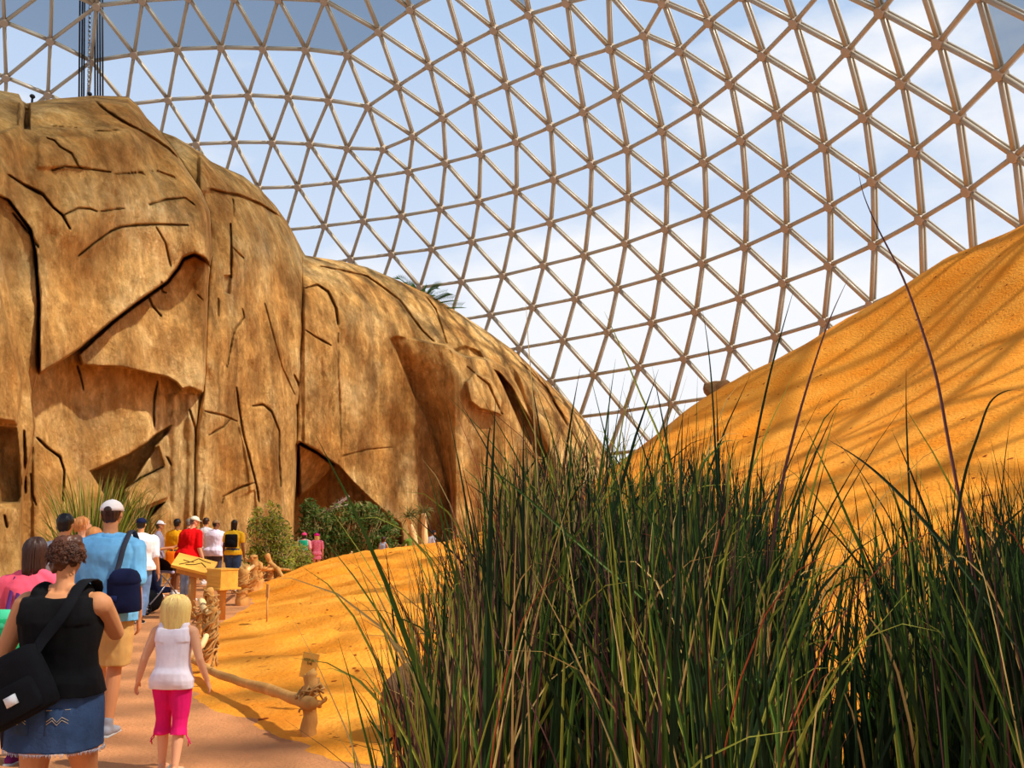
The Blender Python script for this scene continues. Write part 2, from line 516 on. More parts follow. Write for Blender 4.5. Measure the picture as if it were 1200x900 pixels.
def relief_A(X, Y):
    h = 0.1 * np.sin(X * .05) + 0
    h = paint(h, X, Y, [(-200, 40), (280, 40), (280, 260), (249, 300), (246, 313), (240, 303), (228, 297), (215, 302), (209, 313), (196, 330), (160, 355), (130, 378), (95, 408), (70, 425), (46, 439), (45, 360), (42, 300), (36, 270), (10, 235), (-200, 160)], 2.2, 2.0, gy=.0012)
    h = paint(h, X, Y, [(-200, 120), (10, 233), (36, 268), (43, 300), (46, 360), (45, 437), (36, 475), (-200, 475)], 1.75, 3, gx=.002)
    # the brow's lobes
    h += .55 * np.exp(-((X - 225) / 30) ** 2 - ((Y - 262) / 45) ** 2) + .4 * np.exp(-((X - 90) / 60) ** 2 - ((Y - 260) / 40) ** 2)
    h -= .35 * sst((150 - Y + .03 * X) / 6) * (X > 36)
    h = paint(h, X, Y, [(24, 40), (38, 40), (36, 152), (27, 152)], -1.0, 3)
    h = paint(h, X, Y, [(-200, 40), (24, 40), (25, 112), (23, 148), (0, 157), (-200, 170)], 1.5, 3)
    h = np.where((Y > 160) & (Y < 205) & (X > 40) & (X < 115), h + .18 * sst((X - 40) / 8) * sst((115 - X) / 20) * sst((200 - Y) / 6), h)
    # second leaf under the brow
    h = paint(h, X, Y, [(92, 415), (96, 428), (120, 430), (145, 431), (170, 437), (195, 442), (207, 449), (213, 457), (222, 454), (238, 461), (242, 440), (243, 400), (245, 330), (247, 314), (240, 305), (228, 299), (215, 304), (209, 315), (196, 332), (160, 357), (130, 380)], 1.05, 1.6, gy=.002)
    # lower wall: recess, wedge
    h = paint(h, X, Y, [(105, 552), (121, 545), (150, 532), (172, 518), (180, 510), (192, 502), (203, 497), (197, 508), (182, 524), (193, 548), (165, 562), (147, 575), (148, 592), (156, 602), (160, 700), (126, 700), (121, 580)], -2.0, 2.2, gx=.012, gy=-.016)
    h = paint(h, X, Y, [(182, 524), (186, 522), (194, 547), (165, 561), (147, 576), (158, 560), (170, 540)], -.35, 2)
    h = paint(h, X, Y, [(150, 575), (165, 563), (194, 549), (198, 570), (197, 584), (156, 601), (148, 592)], .35, 2, gy=.012)
    h = paint(h, X, Y, [(157, 602), (197, 586), (176, 608), (170, 620), (174, 700), (160, 700)], -.9, 2)
    h = paint(h, X, Y, [(175, 610), (198, 586), (203, 600), (201, 700), (176, 700)], .15, 2)
    # tall splinters at the right edge
    h = np.where((X > 183) & (Y > 462), h + .12 * np.sin((X - 183) * .34) * sst((X - 183) / 10), h)
    # left foreground leaf
    h = paint(h, X, Y, [(-200, 250), (0, 292), (6, 318), (17, 366), (24, 410), (36, 445), (39, 470), (42, 500), (40, 520), (28, 570), (26, 700), (-200, 700)], 2.3, 3.5)
    h = paint(h, X, Y, [(-200, 270), (0, 330), (10, 372), (20, 420), (28, 448), (26, 470), (21, 499), (0, 496), (-200, 480)], 3.1, 6, gx=-.004)
    h = paint(h, X, Y, [(-200, 485), (0, 498), (20, 501), (24, 540), (26, 583), (22, 590), (0, 591), (-200, 600)], 1.5, 3)
    h = paint(h, X, Y, [(-200, 603), (0, 593), (20, 594), (25, 605), (26, 700), (-200, 700)], 2.6, 3)
    h = paint(h, X, Y, [(38, 508), (44, 513), (55, 525), (70, 536), (75, 552), (73, 600), (72, 700), (38, 700)], .22, 2)
    for pl, d, w in CR_A: h = crack(h, X, Y, pl, d, w)
    return h
CR_A = [([(106, 111), (112, 119), (126, 131), (143, 142), (160, 151), (180, 163), (198, 175), (212, 190), (225, 208), (238, 228), (245, 245)], .5, 2.4),
 ([(55, 162), (64, 165), (70, 172), (84, 180), (92, 195), (95, 197)], .3, 1.5), ([(60, 200), (75, 195), (95, 197), (130, 202)], .25, 1.4),
 ([(136, 204), (155, 203), (185, 201), (205, 208)], .2, 1.2), ([(10, 205), (30, 218), (50, 228), (62, 243), (73, 252), (82, 268)], .5, 2.2),
 ([(75, 252), (92, 244), (106, 245), (114, 248)], .25, 1.3), ([(118, 248), (145, 244)], .2, 1.2), ([(175, 240), (195, 234), (217, 232), (228, 240)], .25, 1.4),
 ([(92, 300), (110, 285), (130, 271), (142, 266), (160, 264), (185, 263), (220, 264)], .3, 1.5), ([(183, 266), (194, 285), (200, 312)], .25, 1.3),
 ([(15, 250), (25, 262), (36, 276), (45, 290)], .4, 1.8), ([(40, 290), (43, 320), (46, 350), (44, 400), (43, 436)], .8, 2.8),
 ([(110, 153), (126, 154), (140, 152)], .2, 1.1), ([(60, 148), (75, 149), (90, 150)], .2, 1.1),
 ([(174, 347), (178, 358), (189, 371)], .25, 1.6), ([(189, 330), (190, 342), (194, 343)], .25, 1.6), ([(90, 428), (94, 440), (98, 457)], .3, 1.4),
 ([(185, 447), (181, 465), (180, 485), (181, 500)], .4, 1.7), ([(231, 345), (238, 352)], .2, 1), ([(222, 480), (228, 500), (231, 520)], .3, 1.6),
 ([(43, 513), (55, 525), (70, 536), (75, 552), (73, 590)], .5, 2.0), ([(36, 555), (38, 580), (42, 592)], .3, 1.5),
 ([(28, 505), (29, 530), (29, 560), (30, 578)], .5, 2.6), ([(5, 604), (8, 618)], .3, 1.8), ([(195, 535), (201, 545)], .3, 1.8)]
def relief_B(X, Y):
    h = .25 * np.sin((X - 235) / 118 * pi) + .25 * np.exp(-((X - 325) / 14) ** 2) * sst((Y - 330) / 80)
    h = paint(h, X, Y, [(232, 40), (400, 40), (400, 300), (345, 268), (325, 252), (306, 240), (280, 229), (262, 226), (248, 222), (232, 232)], .55, 2.5)
    h = paint(h, X, Y, [(262, 322), (272, 322), (270, 345), (262, 345)], -.1, 1.5)
    h = paint(h, X, Y, [(296, 476), (312, 476), (322, 492), (328, 512), (329, 560), (327, 700), (300, 700), (290, 560), (284, 520), (278, 500)], .4, 3)
    h = paint(h, X, Y, [(236, 610), (240, 565), (262, 575), (278, 582), (300, 572), (303, 620), (303, 700), (236, 700)], .2, 2.5)
    h = paint(h, X, Y, [(344, 520), (352, 515), (353, 700), (340, 700)], -.4, 4)
    for pl, d, w in CR_B: h = crack(h, X, Y, pl, d, w)
    return h
CR_B = [([(248, 222), (262, 226), (280, 229), (306, 240), (325, 252), (342, 264)], .4, 1.8), ([(270, 262), (271, 290), (271, 326)], .6, 1.9),
 ([(273, 234), (274, 254)], .3, 1.5), ([(271, 288), (278, 296), (286, 303)], .2, 1.2), ([(277, 454), (280, 480), (285, 510), (293, 540), (301, 572), (303, 588)], .4, 1.7),
 ([(240, 482), (262, 487), (278, 494)], .3, 1.4), ([(245, 510), (262, 500), (269, 492)], .25, 1.2), ([(300, 565), (280, 572), (262, 582), (260, 590)], .3, 1.5),
 ([(296, 476), (308, 474), (318, 482), (327, 505), (327, 540), (329, 570)], .35, 1.6), ([(284, 362), (286, 372), (274, 388), (266, 430)], .25, 1.2),
 ([(345, 440), (353, 458), (350, 475)], .4, 2.2), ([(348, 475), (351, 500), (351, 520)], .6, 2.2), ([(256, 350), (256, 370)], .3, 1.3), ([(310, 355), (330, 430), (345, 462)], .15, 1.5)]
def relief_C(X, Y):
    h = .2 * np.sin((X - 355) * .03) + 0 * Y
    h = paint(h, X, Y, [(355, 335), (372, 333), (385, 342), (397, 362), (397, 400), (395, 540), (355, 520)], .18, 2.5)
    h = paint(h, X, Y, [(330, 700), (346, 522), (352, 517), (372, 528), (398, 546), (412, 562), (430, 580), (452, 600), (470, 613), (482, 700)], -4.0, 3, gx=.008)
    h = paint(h, X, Y, [(349, 518), (372, 530), (394, 546), (376, 566), (350, 584)], -1.2, 2.5, gy=-.03)
    # wedge block with a shaded left flank
    lf = [(456, 397), (463, 393), (485, 396), (505, 400), (523, 403), (532, 412), (535, 450), (536, 520), (538, 700), (532, 700), (524, 575), (512, 530), (500, 492), (485, 465), (470, 430)]
    h = paint(h, X, Y, [(520, 404), (545, 415), (560, 500), (560, 700), (530, 700), (532, 500), (526, 440)], 2.0, 3)
    s = sdf(lf, X, Y); m_ = sst(s / 2.5)
    le = np.interp(Y, [390, 397, 430, 465, 492, 530, 575, 700], [455, 456, 470, 485, 500, 512, 524, 532])
    fl = -.9 + 3.0 * np.clip((X - le) / np.maximum(534 - le, 4), 0, 1)
    h = h * (1 - m_) + fl * m_
    rf = [(534, 412), (545, 415), (575, 420), (597, 432), (612, 462), (628, 500), (645, 545), (680, 700), (537, 700), (536, 520), (535, 450)]
    s = sdf(rf, X, Y); m_ = sst(s / 3)
    h = h * (1 - m_) + (2.1 - (X - 535) * .017) * m_
    h = paint(h, X, Y, [(545, 447), (556, 436), (574, 443), (584, 455), (590, 470), (587, 487), (575, 483), (562, 480), (550, 470)], 2.35, 2, gx=-.01)
    h = paint(h, X, Y, [(528, 410), (545, 404), (563, 411), (569, 421), (545, 419), (532, 414)], -.5, 3)
    h = paint(h, X, Y, [(578, 432), (586, 436), (600, 452), (612, 475), (628, 500), (640, 528), (648, 545), (630, 535), (612, 510), (600, 480), (588, 452)], -.9, 3)
    h = paint(h, X, Y, [(600, 428), (640, 462), (676, 505), (705, 560), (705, 700), (660, 700), (645, 540), (630, 505), (614, 472)], .7, 5)
    for pl, d, w in CR_C: h = crack(h, X, Y, pl, d, w)
    return h
CR_C = [([(358, 338), (372, 334), (384, 342), (394, 362), (396, 380)], .5, 2.4), ([(375, 312), (400, 317), (430, 324), (450, 338), (468, 352), (480, 368), (495, 388), (508, 400)], .4, 1.8),
 ([(497, 345), (510, 362), (518, 385), (523, 402)], .35, 1.6), ([(396, 390), (396, 430), (398, 480), (400, 530)], .15, 1.2), ([(358, 387), (370, 395), (388, 405)], .25, 1.2),
 ([(400, 535), (430, 527), (460, 524)], .15, 1.2), ([(548, 430), (560, 441), (572, 450), (580, 468), (588, 485)], .3, 1.6), ([(610, 425), (640, 455), (665, 500)], .35, 2.2), ([(648, 470), (672, 510), (690, 545)], .35, 2.4)]

def cliff_mass(name, Lf, Rf, relief, label, ground=-0.3, round_px=120, lean=3.0, side=9, du=1.15, back=7.0, seed=1):
    nu = int((Rf(400) - Lf(400)) / du) + 2
    ymax = 700
    u = np.linspace(0, 1, nu)
    nv = 470
    v = np.linspace(0, 1, nv)
    U, Vv = np.meshgrid(u, v)           # rows = v
    LY = np.vectorize(Lf); RY = np.vectorize(Rf)
    py = 120 + Vv * (ymax - 120)
    for _ in range(6):
        px = LY(py) + (RY(py) - LY(py)) * U
        top = np.interp(px, TX, TY)
        py = top + Vv * (ymax - top)
    D = np.interp(px, DX, DB)
    s = np.clip(1 - (py - top) / round_px, 0, 1)
    D = D + lean * (1 - np.sqrt(1 - s * s * .999)) + (ymax - py) / ymax * 1.2
    es = np.minimum(px - LY(py), RY(py) - px)
    h = relief(px, py)
    q = np.clip(1 - es / side, 0, 1)
    D = D + 1.0 * (1 - np.sqrt(1 - q * q * .998))
    a = (px - 600) / FPX; b = (450 - py) / FPX
    dy = cP - b * sP; dz = sP + b * cP
    Wx, Wy, Wz = a * D / dy, D, CAM_H + dz * D / dy
    n_ = .22 * fbm(Wx * .45, Wy * .45, Wz * .45, 3, seed) + .07 * fbm(Wx * 1.6, Wy * 1.6, Wz * 1.0, 4, seed + 9) + .05 * fbm(Wx * 2.2, Wy * 2.2, Wz * .25, 3, seed + 20)
    n_ += .16 * np.abs(fbm(Wx * .8 + 3, Wy * .8, Wz * .55, 3, seed + 31)) - .05
    fade = sst((py - top) / 10)
    D2 = D - (h * (.25 + .75 * fade) + n_)
    X = a * D2 / dy; Y = D2; Z = CAM_H + dz * D2 / dy
    # roll the crown over and down the far side
    rows = []
    tX, tY, tZ = X[0], Y[0], Z[0]
    dirn = np.stack([a[0], dy[0] / 1], 1); dirn /= np.linalg.norm(dirn, axis=1)[:, None]
    for k, (bk, dn) in enumerate([(.5, .04), (1.2, .12), (2.5, .3), (4.5, .8), (back, 2.0), (back + 1.0, 4.5), (back + 1.5, 99)]):
        bump = .1 * k * fbm(tX * .5, tY * .5, tZ * .5 + k * .6, 2, seed)
        rows.append((tX + dirn[:, 0] * bk, tY + dirn[:, 1] * bk, np.maximum(tZ - dn + bump * (k > 1) - .02 * bk, ground)))
    rows = rows[::-1]
    AX = np.vstack([np.array([r[0] for r in rows]), X]); AY = np.vstack([np.array([r[1] for r in rows]), Y]); AZ = np.vstack([np.array([r[2] for r in rows]), Z])
    # side flanks run back into the mass
    def flank(c):
        x, y, z = AX[:, c:c+1], AY[:, c:c+1], AZ[:, c:c+1]
        k = np.ones_like(y); k[:len(rows)] = 0
        r_ = np.hypot(x, y)
        return x + x / r_ * 2.6 * k, y + y / r_ * 2.6 * k, z
    l = flank(0); r = flank(-1)
    AX = np.hstack([l[0], AX, r[0]]); AY = np.hstack([l[1], AY, r[1]]); AZ = np.hstack([l[2], AZ, r[2]])
    H, W = AX.shape
    vs = np.stack([AX.ravel(), AY.ravel(), AZ.ravel()], 1)
    i = np.arange((H - 1) * W).reshape(H - 1, W)[:, :-1].ravel()
    fs = np.stack([i, i + W, i + W + 1, i + 1], 1)
    me = bpy.data.meshes.new(name); me.from_pydata(vs.tolist(), [], fs.tolist())
    me.materials.append(rock_m)
    me.polygons.foreach_set('use_smooth', [True] * len(me.polygons)); me.update()
    o = bpy.data.objects.new(name, me); COL.objects.link(o)
    tag(o, label, 'rock')
    return o
AB = ([80, 150, 190, 205, 225, 238, 247, 247, 243, 241, 233, 230, 228, 700], [100, 155, 158, 178, 208, 230, 248, 300, 330, 460, 500, 560, 640, 700])
def xAB(y): return interp([0, 155, 175, 200, 225, 248, 300, 330, 460, 500, 560, 700], [185, 188, 204, 220, 237, 246, 249, 246, 240, 233, 230, 228], y)
def xBC(y): return interp([0, 290, 300, 360, 460, 520, 600, 700], [356, 356, 357, 357, 352, 349, 345, 343], y)
cliff_mass('rock_buttress', lambda y: -150.0, xAB, relief_A, 'huge golden sandstone buttress with an overhanging brow, highest rock at the left', seed=3)
cliff_mass('rock_pillar', lambda y: xAB(y) - 4, xBC, relief_B, 'tall ochre rock pillar with vertical cracks behind the red-shirted man', lean=4, seed=11, side=7)
cliff_mass('rock_outcrop', lambda y: xBC(y) - 4, lambda y: 745.0, relief_C, 'long rounded rock outcrop sloping down to the grass, with a dark hollow at its foot', lean=4, round_px=90, seed=23, side=6, back=3.2)
# ------------------------------------------------------------------ ground
def slope(y): return -0.33 * float(sst(np.array((y - 27) / 9.0)))
path_m = mat('red_brown_paving', lin((200, 134, 84)), 0.9, 3.0, .14, .02, 30)
gv = []; gf = []
ys = [-6, 0, 3, 6, 9, 12, 15, 18, 21, 24, 26, 28, 30, 32, 34, 36, 40, 46, 52, 58]
xs = [-34, -24, -16, -10, -6, -3, 0, 6, 12, 19]
mbp = MB()
mbp.add([(x, y, slope(y)) for y in ys for x in xs], [(j * len(xs) + i, j * len(xs) + i + 1, (j + 1) * len(xs) + i + 1, (j + 1) * len(xs) + i) for j in range(len(ys) - 1) for i in range(len(xs) - 1)])
mbp.build('floor', path_m, kind='structure')

# dune: a thin plate through surveyed points
CP = []
def cp(px, py, D): p = at(px, py, D); CP.append((p.x, p.y, p.z))
for t in [(300, 686, 23.5), (345, 671, 25.0), (400, 655, 25.5), (470, 644, 25.5), (555, 628, 26), (610, 610, 27), (660, 585, 28), (700, 560, 29), (733, 535, 30), (770, 508, 30.5), (800, 485, 31), (840, 459, 31), (870, 440, 31), (910, 420, 30.5), (960, 392, 30), (1000, 369, 29), (1050, 342, 28), (1100, 308, 27), (1125, 298, 26.5), (1160, 284, 26), (1200, 264, 25), (1300, 225, 24)]:
    cp(*t)
for p in [(-4.75, 17.0, 0), (-5.3, 20.5, 0), (-4.3, 14.5, 0.02), (-3.75, 12.5, 0.02), (-3.2, 10.6, 0.02), (-2.6, 9.4, 0.02), (-1.9, 8.3, .02), (-1.0, 7.5, .04), (0, 7.0, .08), (2, 6.6, .15), (4, 6.2, .3), (6, 6, .8),
          (-6, 17, -.2), (-6.6, 21, -.3), (-5, 12, -.2), (-3.5, 8.5, -.15), (-2, 6.8, -.12), (0, 5.6, -.15), (4, 4.5, -.1), (8, 4, .6),
          (-5.9, 25, .1), (-7.5, 26, -.5), (-4, 30, -.3), (-1, 33, -.5), (3, 36, .3), (6.5, 38, 2.2), (10, 38, 4.2), (14, 36, 6), (17, 32, 7.5), (22, 26, 9.5),
          (-1.5, 12, .2), (1, 12, .55), (4, 12, 1.25), (8, 12, 2.6), (12, 12, 4.3), (16, 12, 6.2), (-3, 17, .3), (0, 18, .75), (4, 18, 1.9), (8, 18, 3.7), (12, 18, 5.5), (17, 18, 7.6), (2, 25, 1.9), (6, 25, 3.6), (10, 25, 5.9), (20, 12, 8)]:
    CP.append(p)
CP = np.array(CP)
def tps(P, lam=.02):
    n = len(P); d = np.linalg.norm(P[:, None, :2] - P[None, :, :2], axis=2)
    Kk = np.where(d > 0, d * d * np.log(d + 1e-12), 0) + lam * np.eye(n)
    Q = np.hstack([np.ones((n, 1)), P[:, :2]])
    M = np.zeros((n + 3, n + 3)); M[:n, :n] = Kk; M[:n, n:] = Q; M[n:, :n] = Q.T
    return np.linalg.solve(M, np.r_[P[:, 2], 0, 0, 0])
CW = tps(CP)
def dune_raw(X, Y):
    X = np.asarray(X, float); Y = np.asarray(Y, float)
    z = CW[-3] + CW[-2] * X + CW[-1] * Y
    for i, p in enumerate(CP):
        d = np.hypot(X - p[0], Y - p[1]); z = z + CW[i] * np.where(d > 0, d * d * np.log(d + 1e-12), 0)
    return z
def dune_z(X, Y):
    X = np.asarray(X, float); Y = np.asarray(Y, float)
    z = dune_raw(X, Y)
    k = sst((3.5 - X) / 5) * sst((z + .02) / .25)
    # wind and rake terraces running across the low left side
    w = Y + .30 * X + .8 * vnoise(X * .35, Y * .35, X * 0, 3) + .25 * vnoise(X * 1.1, Y * 1.1, X * 0, 8)
    f = w * .95; f = f - np.floor(f)
    z = z + k * .125 * (np.where(f < .72, f / .72, (1 - f) / .28) - .5)
    f = w * 2.9 + 2 * vnoise(X * .5, Y * .9, X * 0, 31); f = f - np.floor(f)
    z = z + k * .032 * (np.where(f < .7, f / .7, (1 - f) / .3) - .5)
    z = z + .05 * fbm(X * .5, Y * .5, X * 0, 3, 40) * sst((z + .1) / .4) + .010 * fbm(X * 3, Y * 3, X * 0, 3, 44)
    return z
sand_m = mat('orange_sand', lin((248, 166, 60)), 0.95, 1.2, .10, .03, 16, spec=.1, col2=lin((238, 142, 34)))
nt = sand_m.node_tree
_b = nt.nodes['Principled BSDF']; _old = _b.inputs['Base Color'].links[0].from_socket
_t = nt.nodes.new('ShaderNodeTexCoord'); _v = nt.nodes.new('ShaderNodeTexNoise'); _v.inputs['Scale'].default_value = 5.5; _v.inputs['Detail'].default_value = 3
nt.links.new(_t.outputs['Object'], _v.inputs['Vector'])
_r = nt.nodes.new('ShaderNodeValToRGB'); _r.color_ramp.elements[0].position = .28; _r.color_ramp.elements[0].color = (.28, .13, .12, 1)
_r.color_ramp.elements[1].position = .33; _r.color_ramp.elements[1].color = (1, 1, 1, 1)
nt.links.new(_v.outputs[0], _r.inputs[0])
_m = nt.nodes.new('ShaderNodeMixRGB'); _m.blend_type = 'MULTIPLY'; _m.inputs[0].default_value = 1
nt.links.new(_old, _m.inputs[1]); nt.links.new(_r.outputs[0], _m.inputs[2]); nt.links.new(_m.outputs[0], _b.inputs['Base Color'])
xs = np.r_[np.arange(-8, 4, .075), np.arange(4, 12, .12), np.arange(12, 23, .2)]
ys = np.r_[np.arange(4.5, 14, .06), np.arange(14, 28, .085), np.arange(28, 40, .2)]
XX, YY = np.meshgrid(xs, ys); ZZ = dune_z(XX, YY)
W = XX.shape[1]; H = XX.shape[0]
rr = np.hypot(XX - DC[0], YY - DC[1]); 
ok = (np.maximum(np.maximum(ZZ[:-1, :-1], ZZ[1:, :-1]), np.maximum(ZZ[:-1, 1:], ZZ[1:, 1:])) > -.45) & (rr[:-1, :-1] < 34.6)
i = (np.arange(H - 1)[:, None] * W + np.arange(W - 1)[None])[ok]
fs = np.stack([i, i + 1, i + W + 1, i + W], 1)
used = np.unique(fs); remap = np.full(H * W, -1); remap[used] = np.arange(len(used))
me = bpy.data.meshes.new('sand_dune')
me.from_pydata(np.stack([XX.ravel(), YY.ravel(), ZZ.ravel()], 1)[used].tolist(), [], remap[fs].tolist())
me.materials.append(sand_m); me.polygons.foreach_set('use_smooth', [True] * len(me.polygons)); me.update()
dune = bpy.data.objects.new('sand_dune', me); COL.objects.link(dune)
tag(dune, 'bright orange raked sand dune rising from the path to the upper right', 'dune')
def gz(x, y): return max(slope(y), float(dune_z(np.array([x]), np.array([y]))[0]))
# ------------------------------------------------------------------ people
def S(name, c, rough=.85, **k): return mat(name, lin(c), rough, **k)
SKIN = {'fair': S('fair_skin', (226, 165, 125), .6, spec=.3), 'tan': S('tanned_skin', (205, 138, 92), .6, spec=.3), 'brown': S('brown_skin', (140, 88, 56), .6, spec=.3)}
def cloth(name, c, ns=9, na=.10, bump=.006, **k):
    return mat(name, lin(c), .9, ns, na, bump, spec=.15, **k)
denim = mat('denim', lin((112, 140, 180)), .9, 7, .3, .004, 60, spec=.1)
denim_d = mat('dark_denim', lin((58, 78, 112)), .9, 7, .35, .004, 60, spec=.1)
shoe_w = cloth('white_shoe', (225, 222, 220)); shoe_d = cloth('dark_shoe', (40, 36, 36)); shoe_g = cloth('grey_shoe', (150, 150, 158))
sole_m = S('rubber_sole', (190, 186, 180)); brown_s = cloth('brown_sandal', (92, 66, 50)); white_m = S('white_plastic', (235, 235, 235), .5)
black_m = cloth('black_nylon', (20, 20, 24), na=.3); navy_m = cloth('navy_nylon', (24, 30, 62), na=.25)
eye_m = S('eye', (30, 24, 20), .3); lip_m = S('lip', (176, 92, 80), .6)

TZ = [.47, .50, .535, .575, .61, .65, .70, .745, .78, .805, .825]
TRX = dict(m=[.055, .088, .093, .089, .083, .086, .094, .101, .104, .088, .045], f=[.055, .093, .101, .092, .077, .076, .083, .089, .090, .074, .036], k=[.055, .083, .088, .085, .081, .082, .087, .092, .094, .08, .042])
TRY = dict(m=[.045, .066, .072, .065, .060, .060, .066, .070, .066, .054, .038], f=[.045, .068, .076, .065, .056, .056, .062, .066, .060, .048, .032], k=[.045, .06, .064, .062, .06, .06, .062, .062, .058, .048, .036])

class Body:
    def __init__(s, H, sex='m', wide=1.0, lean=0.0, head_yaw=0.0, head_pitch=0.0, larm=None, rarm=None, lleg=(0, 0), rleg=(0, 0), twist=0, vox=.009):
        s.H, s.sex, s.wide, s.vox = H, sex, wide, vox
        s.child = sex == 'k'
        s.lean = lean
        s.hy, s.hp = head_yaw, head_pitch
        sw = {'m': .118, 'f': .104, 'k': .108}[sex] * (1 + (wide - 1) * .75)
        s.sw = sw
        s.sh = {}
        s.el = {}; s.wr = {}; s.hd = {}
        for sd, arm in ((-1, larm), (1, rarm)):
            sh = s.P(sd * sw, 0, .79)
            if arm is None: arm = ((.03, -.01, -.17), (.01, .06, -.155))
            e = sh + Vector((sd * arm[0][0], arm[0][1], arm[0][2])) * H
            w = e + Vector((sd * arm[1][0], arm[1][1], arm[1][2])) * H
            s.sh[sd], s.el[sd], s.wr[sd] = sh, e, w
        s.hip = {}; s.kn = {}; s.an = {}
        for sd, lg in ((-1, lleg), (1, rleg)):
            # lg = (forward swing of the foot, knee bend forward), in heights
            hp = Vector((sd * .052 * (1 + (wide - 1) * .6), 0, .505)) * H
            an = Vector((sd * .050, lg[0], .045 + max(0, lg[1]) * .2)) * H
            kn = (hp + an) / 2 + Vector((sd * .003, .012 + abs(lg[0]) * .12 + lg[1], .01)) * H
            s.hip[sd], s.kn[sd], s.an[sd] = hp, kn, an
    def P(s, x, y, z):
        """torso point in heights, bent forward above the hips"""
        k = max(0, z - .52)
        return Vector((x, y + sin(s.lean) * k, z - (1 - cos(s.lean)) * k)) * s.H
    def torso(s, mb, z0, z1, off, scale=1.0, n=20, taper_top=None, sq=0.12, flare=0):
        zs = [z for z in np.linspace(z0, z1, 12)]
        pts = []; rr = []
        for z in zs:
            w = s.wide if z < .74 else 1 + (s.wide - 1) * .7
            rx = interp(TZ, TRX[s.sex], z) * w; ry = interp(TZ, TRY[s.sex], z) * (1 + (s.wide - 1) * 1.0)
            if flare: rx += flare * float(sst(np.array((.62 - z) / .10))); ry += flare * float(sst(np.array((.62 - z) / .10)))
            if flare: rx = max(rx, (.104 * (1 + (s.wide - 1) * .65) + .010) * float(sst(np.array((.60 - z) / .07))))
            if taper_top and z > taper_top[0]:
                t = (z - taper_top[0]) / (z1 - taper_top[0]); rx = rx * (1 - t) + taper_top[1] * t
            yb = -.004 + (.010 if z < .56 else 0) * -1
            pts.append(s.P(0, yb, z)); rr.append(((rx * scale + off) * s.H, (ry * scale + off) * s.H))
        mb.loft(pts, rr, side=(1, 0, 0), n=n, cap=False, square=sq)
        return pts, rr
    def limb(s, mb, a, b, c, rs, off=0, upto=1.0, frm=0.0, n=12):
        """a-b-c limb, radii rs along it (fractions of height)"""
        P = []; R = []
        for t in np.linspace(frm, upto, 9):
            q = t * 2
            p = a.lerp(b, q) if q <= 1 else b.lerp(c, q - 1)
            P.append(p); R.append((interp([0, .25, .5, .7, 1], rs, t) + off) * s.H)
        mb.loft(P, R, n=n, cap=True)
    ARM = property(lambda s: [x * (1 + (s.wide - 1) * .9) * (.92 if s.sex == 'f' else 1) for x in (.031, .028, .023, .022, .0155)])
    LEG = property(lambda s: [x * (1 + (s.wide - 1) * .7) for x in (.052, .046, .032, .034, .021)])
    def hand(s, mb, sd):
        H = s.H; w = s.wr[sd]; d = (w - s.el[sd]).normalized()
        fw = Vector((0, 1, 0)); fw = (fw - d * fw.dot(d)).normalized()      # thumb side faces forward
        out = d.cross(fw) * sd
        L = .052 * H
        pal = [w - d * .01 * H, w + d * .012 * H, w + d * L * .62, w + d * L]
        mb.loft(pal, [(.015 * H, .012 * H), (.020 * H, .010 * H), (.023 * H, .009 * H), (.021 * H, .008 * H)], side=fw, n=10)
        pin = out * -1
        k = w + d * L
        for i, (o, ln) in enumerate([(.0165, .038), (.006, .043), (-.0055, .040), (-.016, .031)]):
            b = k + fw * o * H - d * .006 * H
            m_ = b + (d * .62 + pin * .18) * ln * H; t = m_ + (d * .35 + pin * .42) * ln * H * .8
            mb.loft([b, m_, t], [.0058 * H, .0052 * H, .0044 * H], n=7)
        b = w + d * L * .25 + fw * .017 * H
        m_ = b + (d * .6 + fw * .55 + pin * .2) * .026 * H; t = m_ + (d * .85 + fw * .1 + pin * .25) * .024 * H
        mb.loft([b, m_, t], [.0075 * H, .0062 * H, .005 * H], n=7)
    def headframe(s):
        base = s.P(0, 0, .868 if not s.child else .850)
        R = Matrix.Rotation(s.hy, 3, 'Z') @ Matrix.Rotation(-s.lean * .3 - s.hp, 3, 'X')
        hh = s.H * (.126 if not s.child else .163)     # chin to crown
        c = base + R @ Vector((0, .10 * hh, (.5 if not s.child else .40) * hh))
        # keep the crown at full height
        c.z += 0
        return c, R, hh
    def head(s, mb):
        c, R, h = s.headframe()
        n0 = s.P(0, -.004, .80)
        mb.loft([n0, n0.lerp(c, .5), c - R @ Vector((0, .08 * h, .1 * h))], [.040 * s.H * (1 if s.sex == 'm' else .82), .031 * s.H * (1 if s.sex == 'm' else .85), .030 * s.H], n=12)
        e = lambda x, y, z, a, b, d: mb.ell(c + R @ Vector((x * h, y * h, z * h)), (a * h, b * h, d * h), 16, 12, R)
        e(0, -.04, .12, .325, .40, .375)         # cranium
        e(0, .10, -.10, .27, .26, .33)           # face
        e(0, .17, -.33, .15, .15, .145)          # jaw and chin
        mb.loft([c + R @ Vector((0, .33 * h, .06 * h)), c + R @ Vector((0, .41 * h, -.06 * h)), c + R @ Vector((0, .40 * h, -.11 * h))], [.028 * h, .05 * h, .055 * h], n=8)
        for sd in (-1, 1):
            e(sd * .335, -.02, -.02, .035, .075, .115)
            e(sd * .12, .30, .115, .08, .05, .03)  # brow
        e(0, .335, -.20, .085, .05, .022); e(0, .325, -.235, .075, .05, .022)   # lips
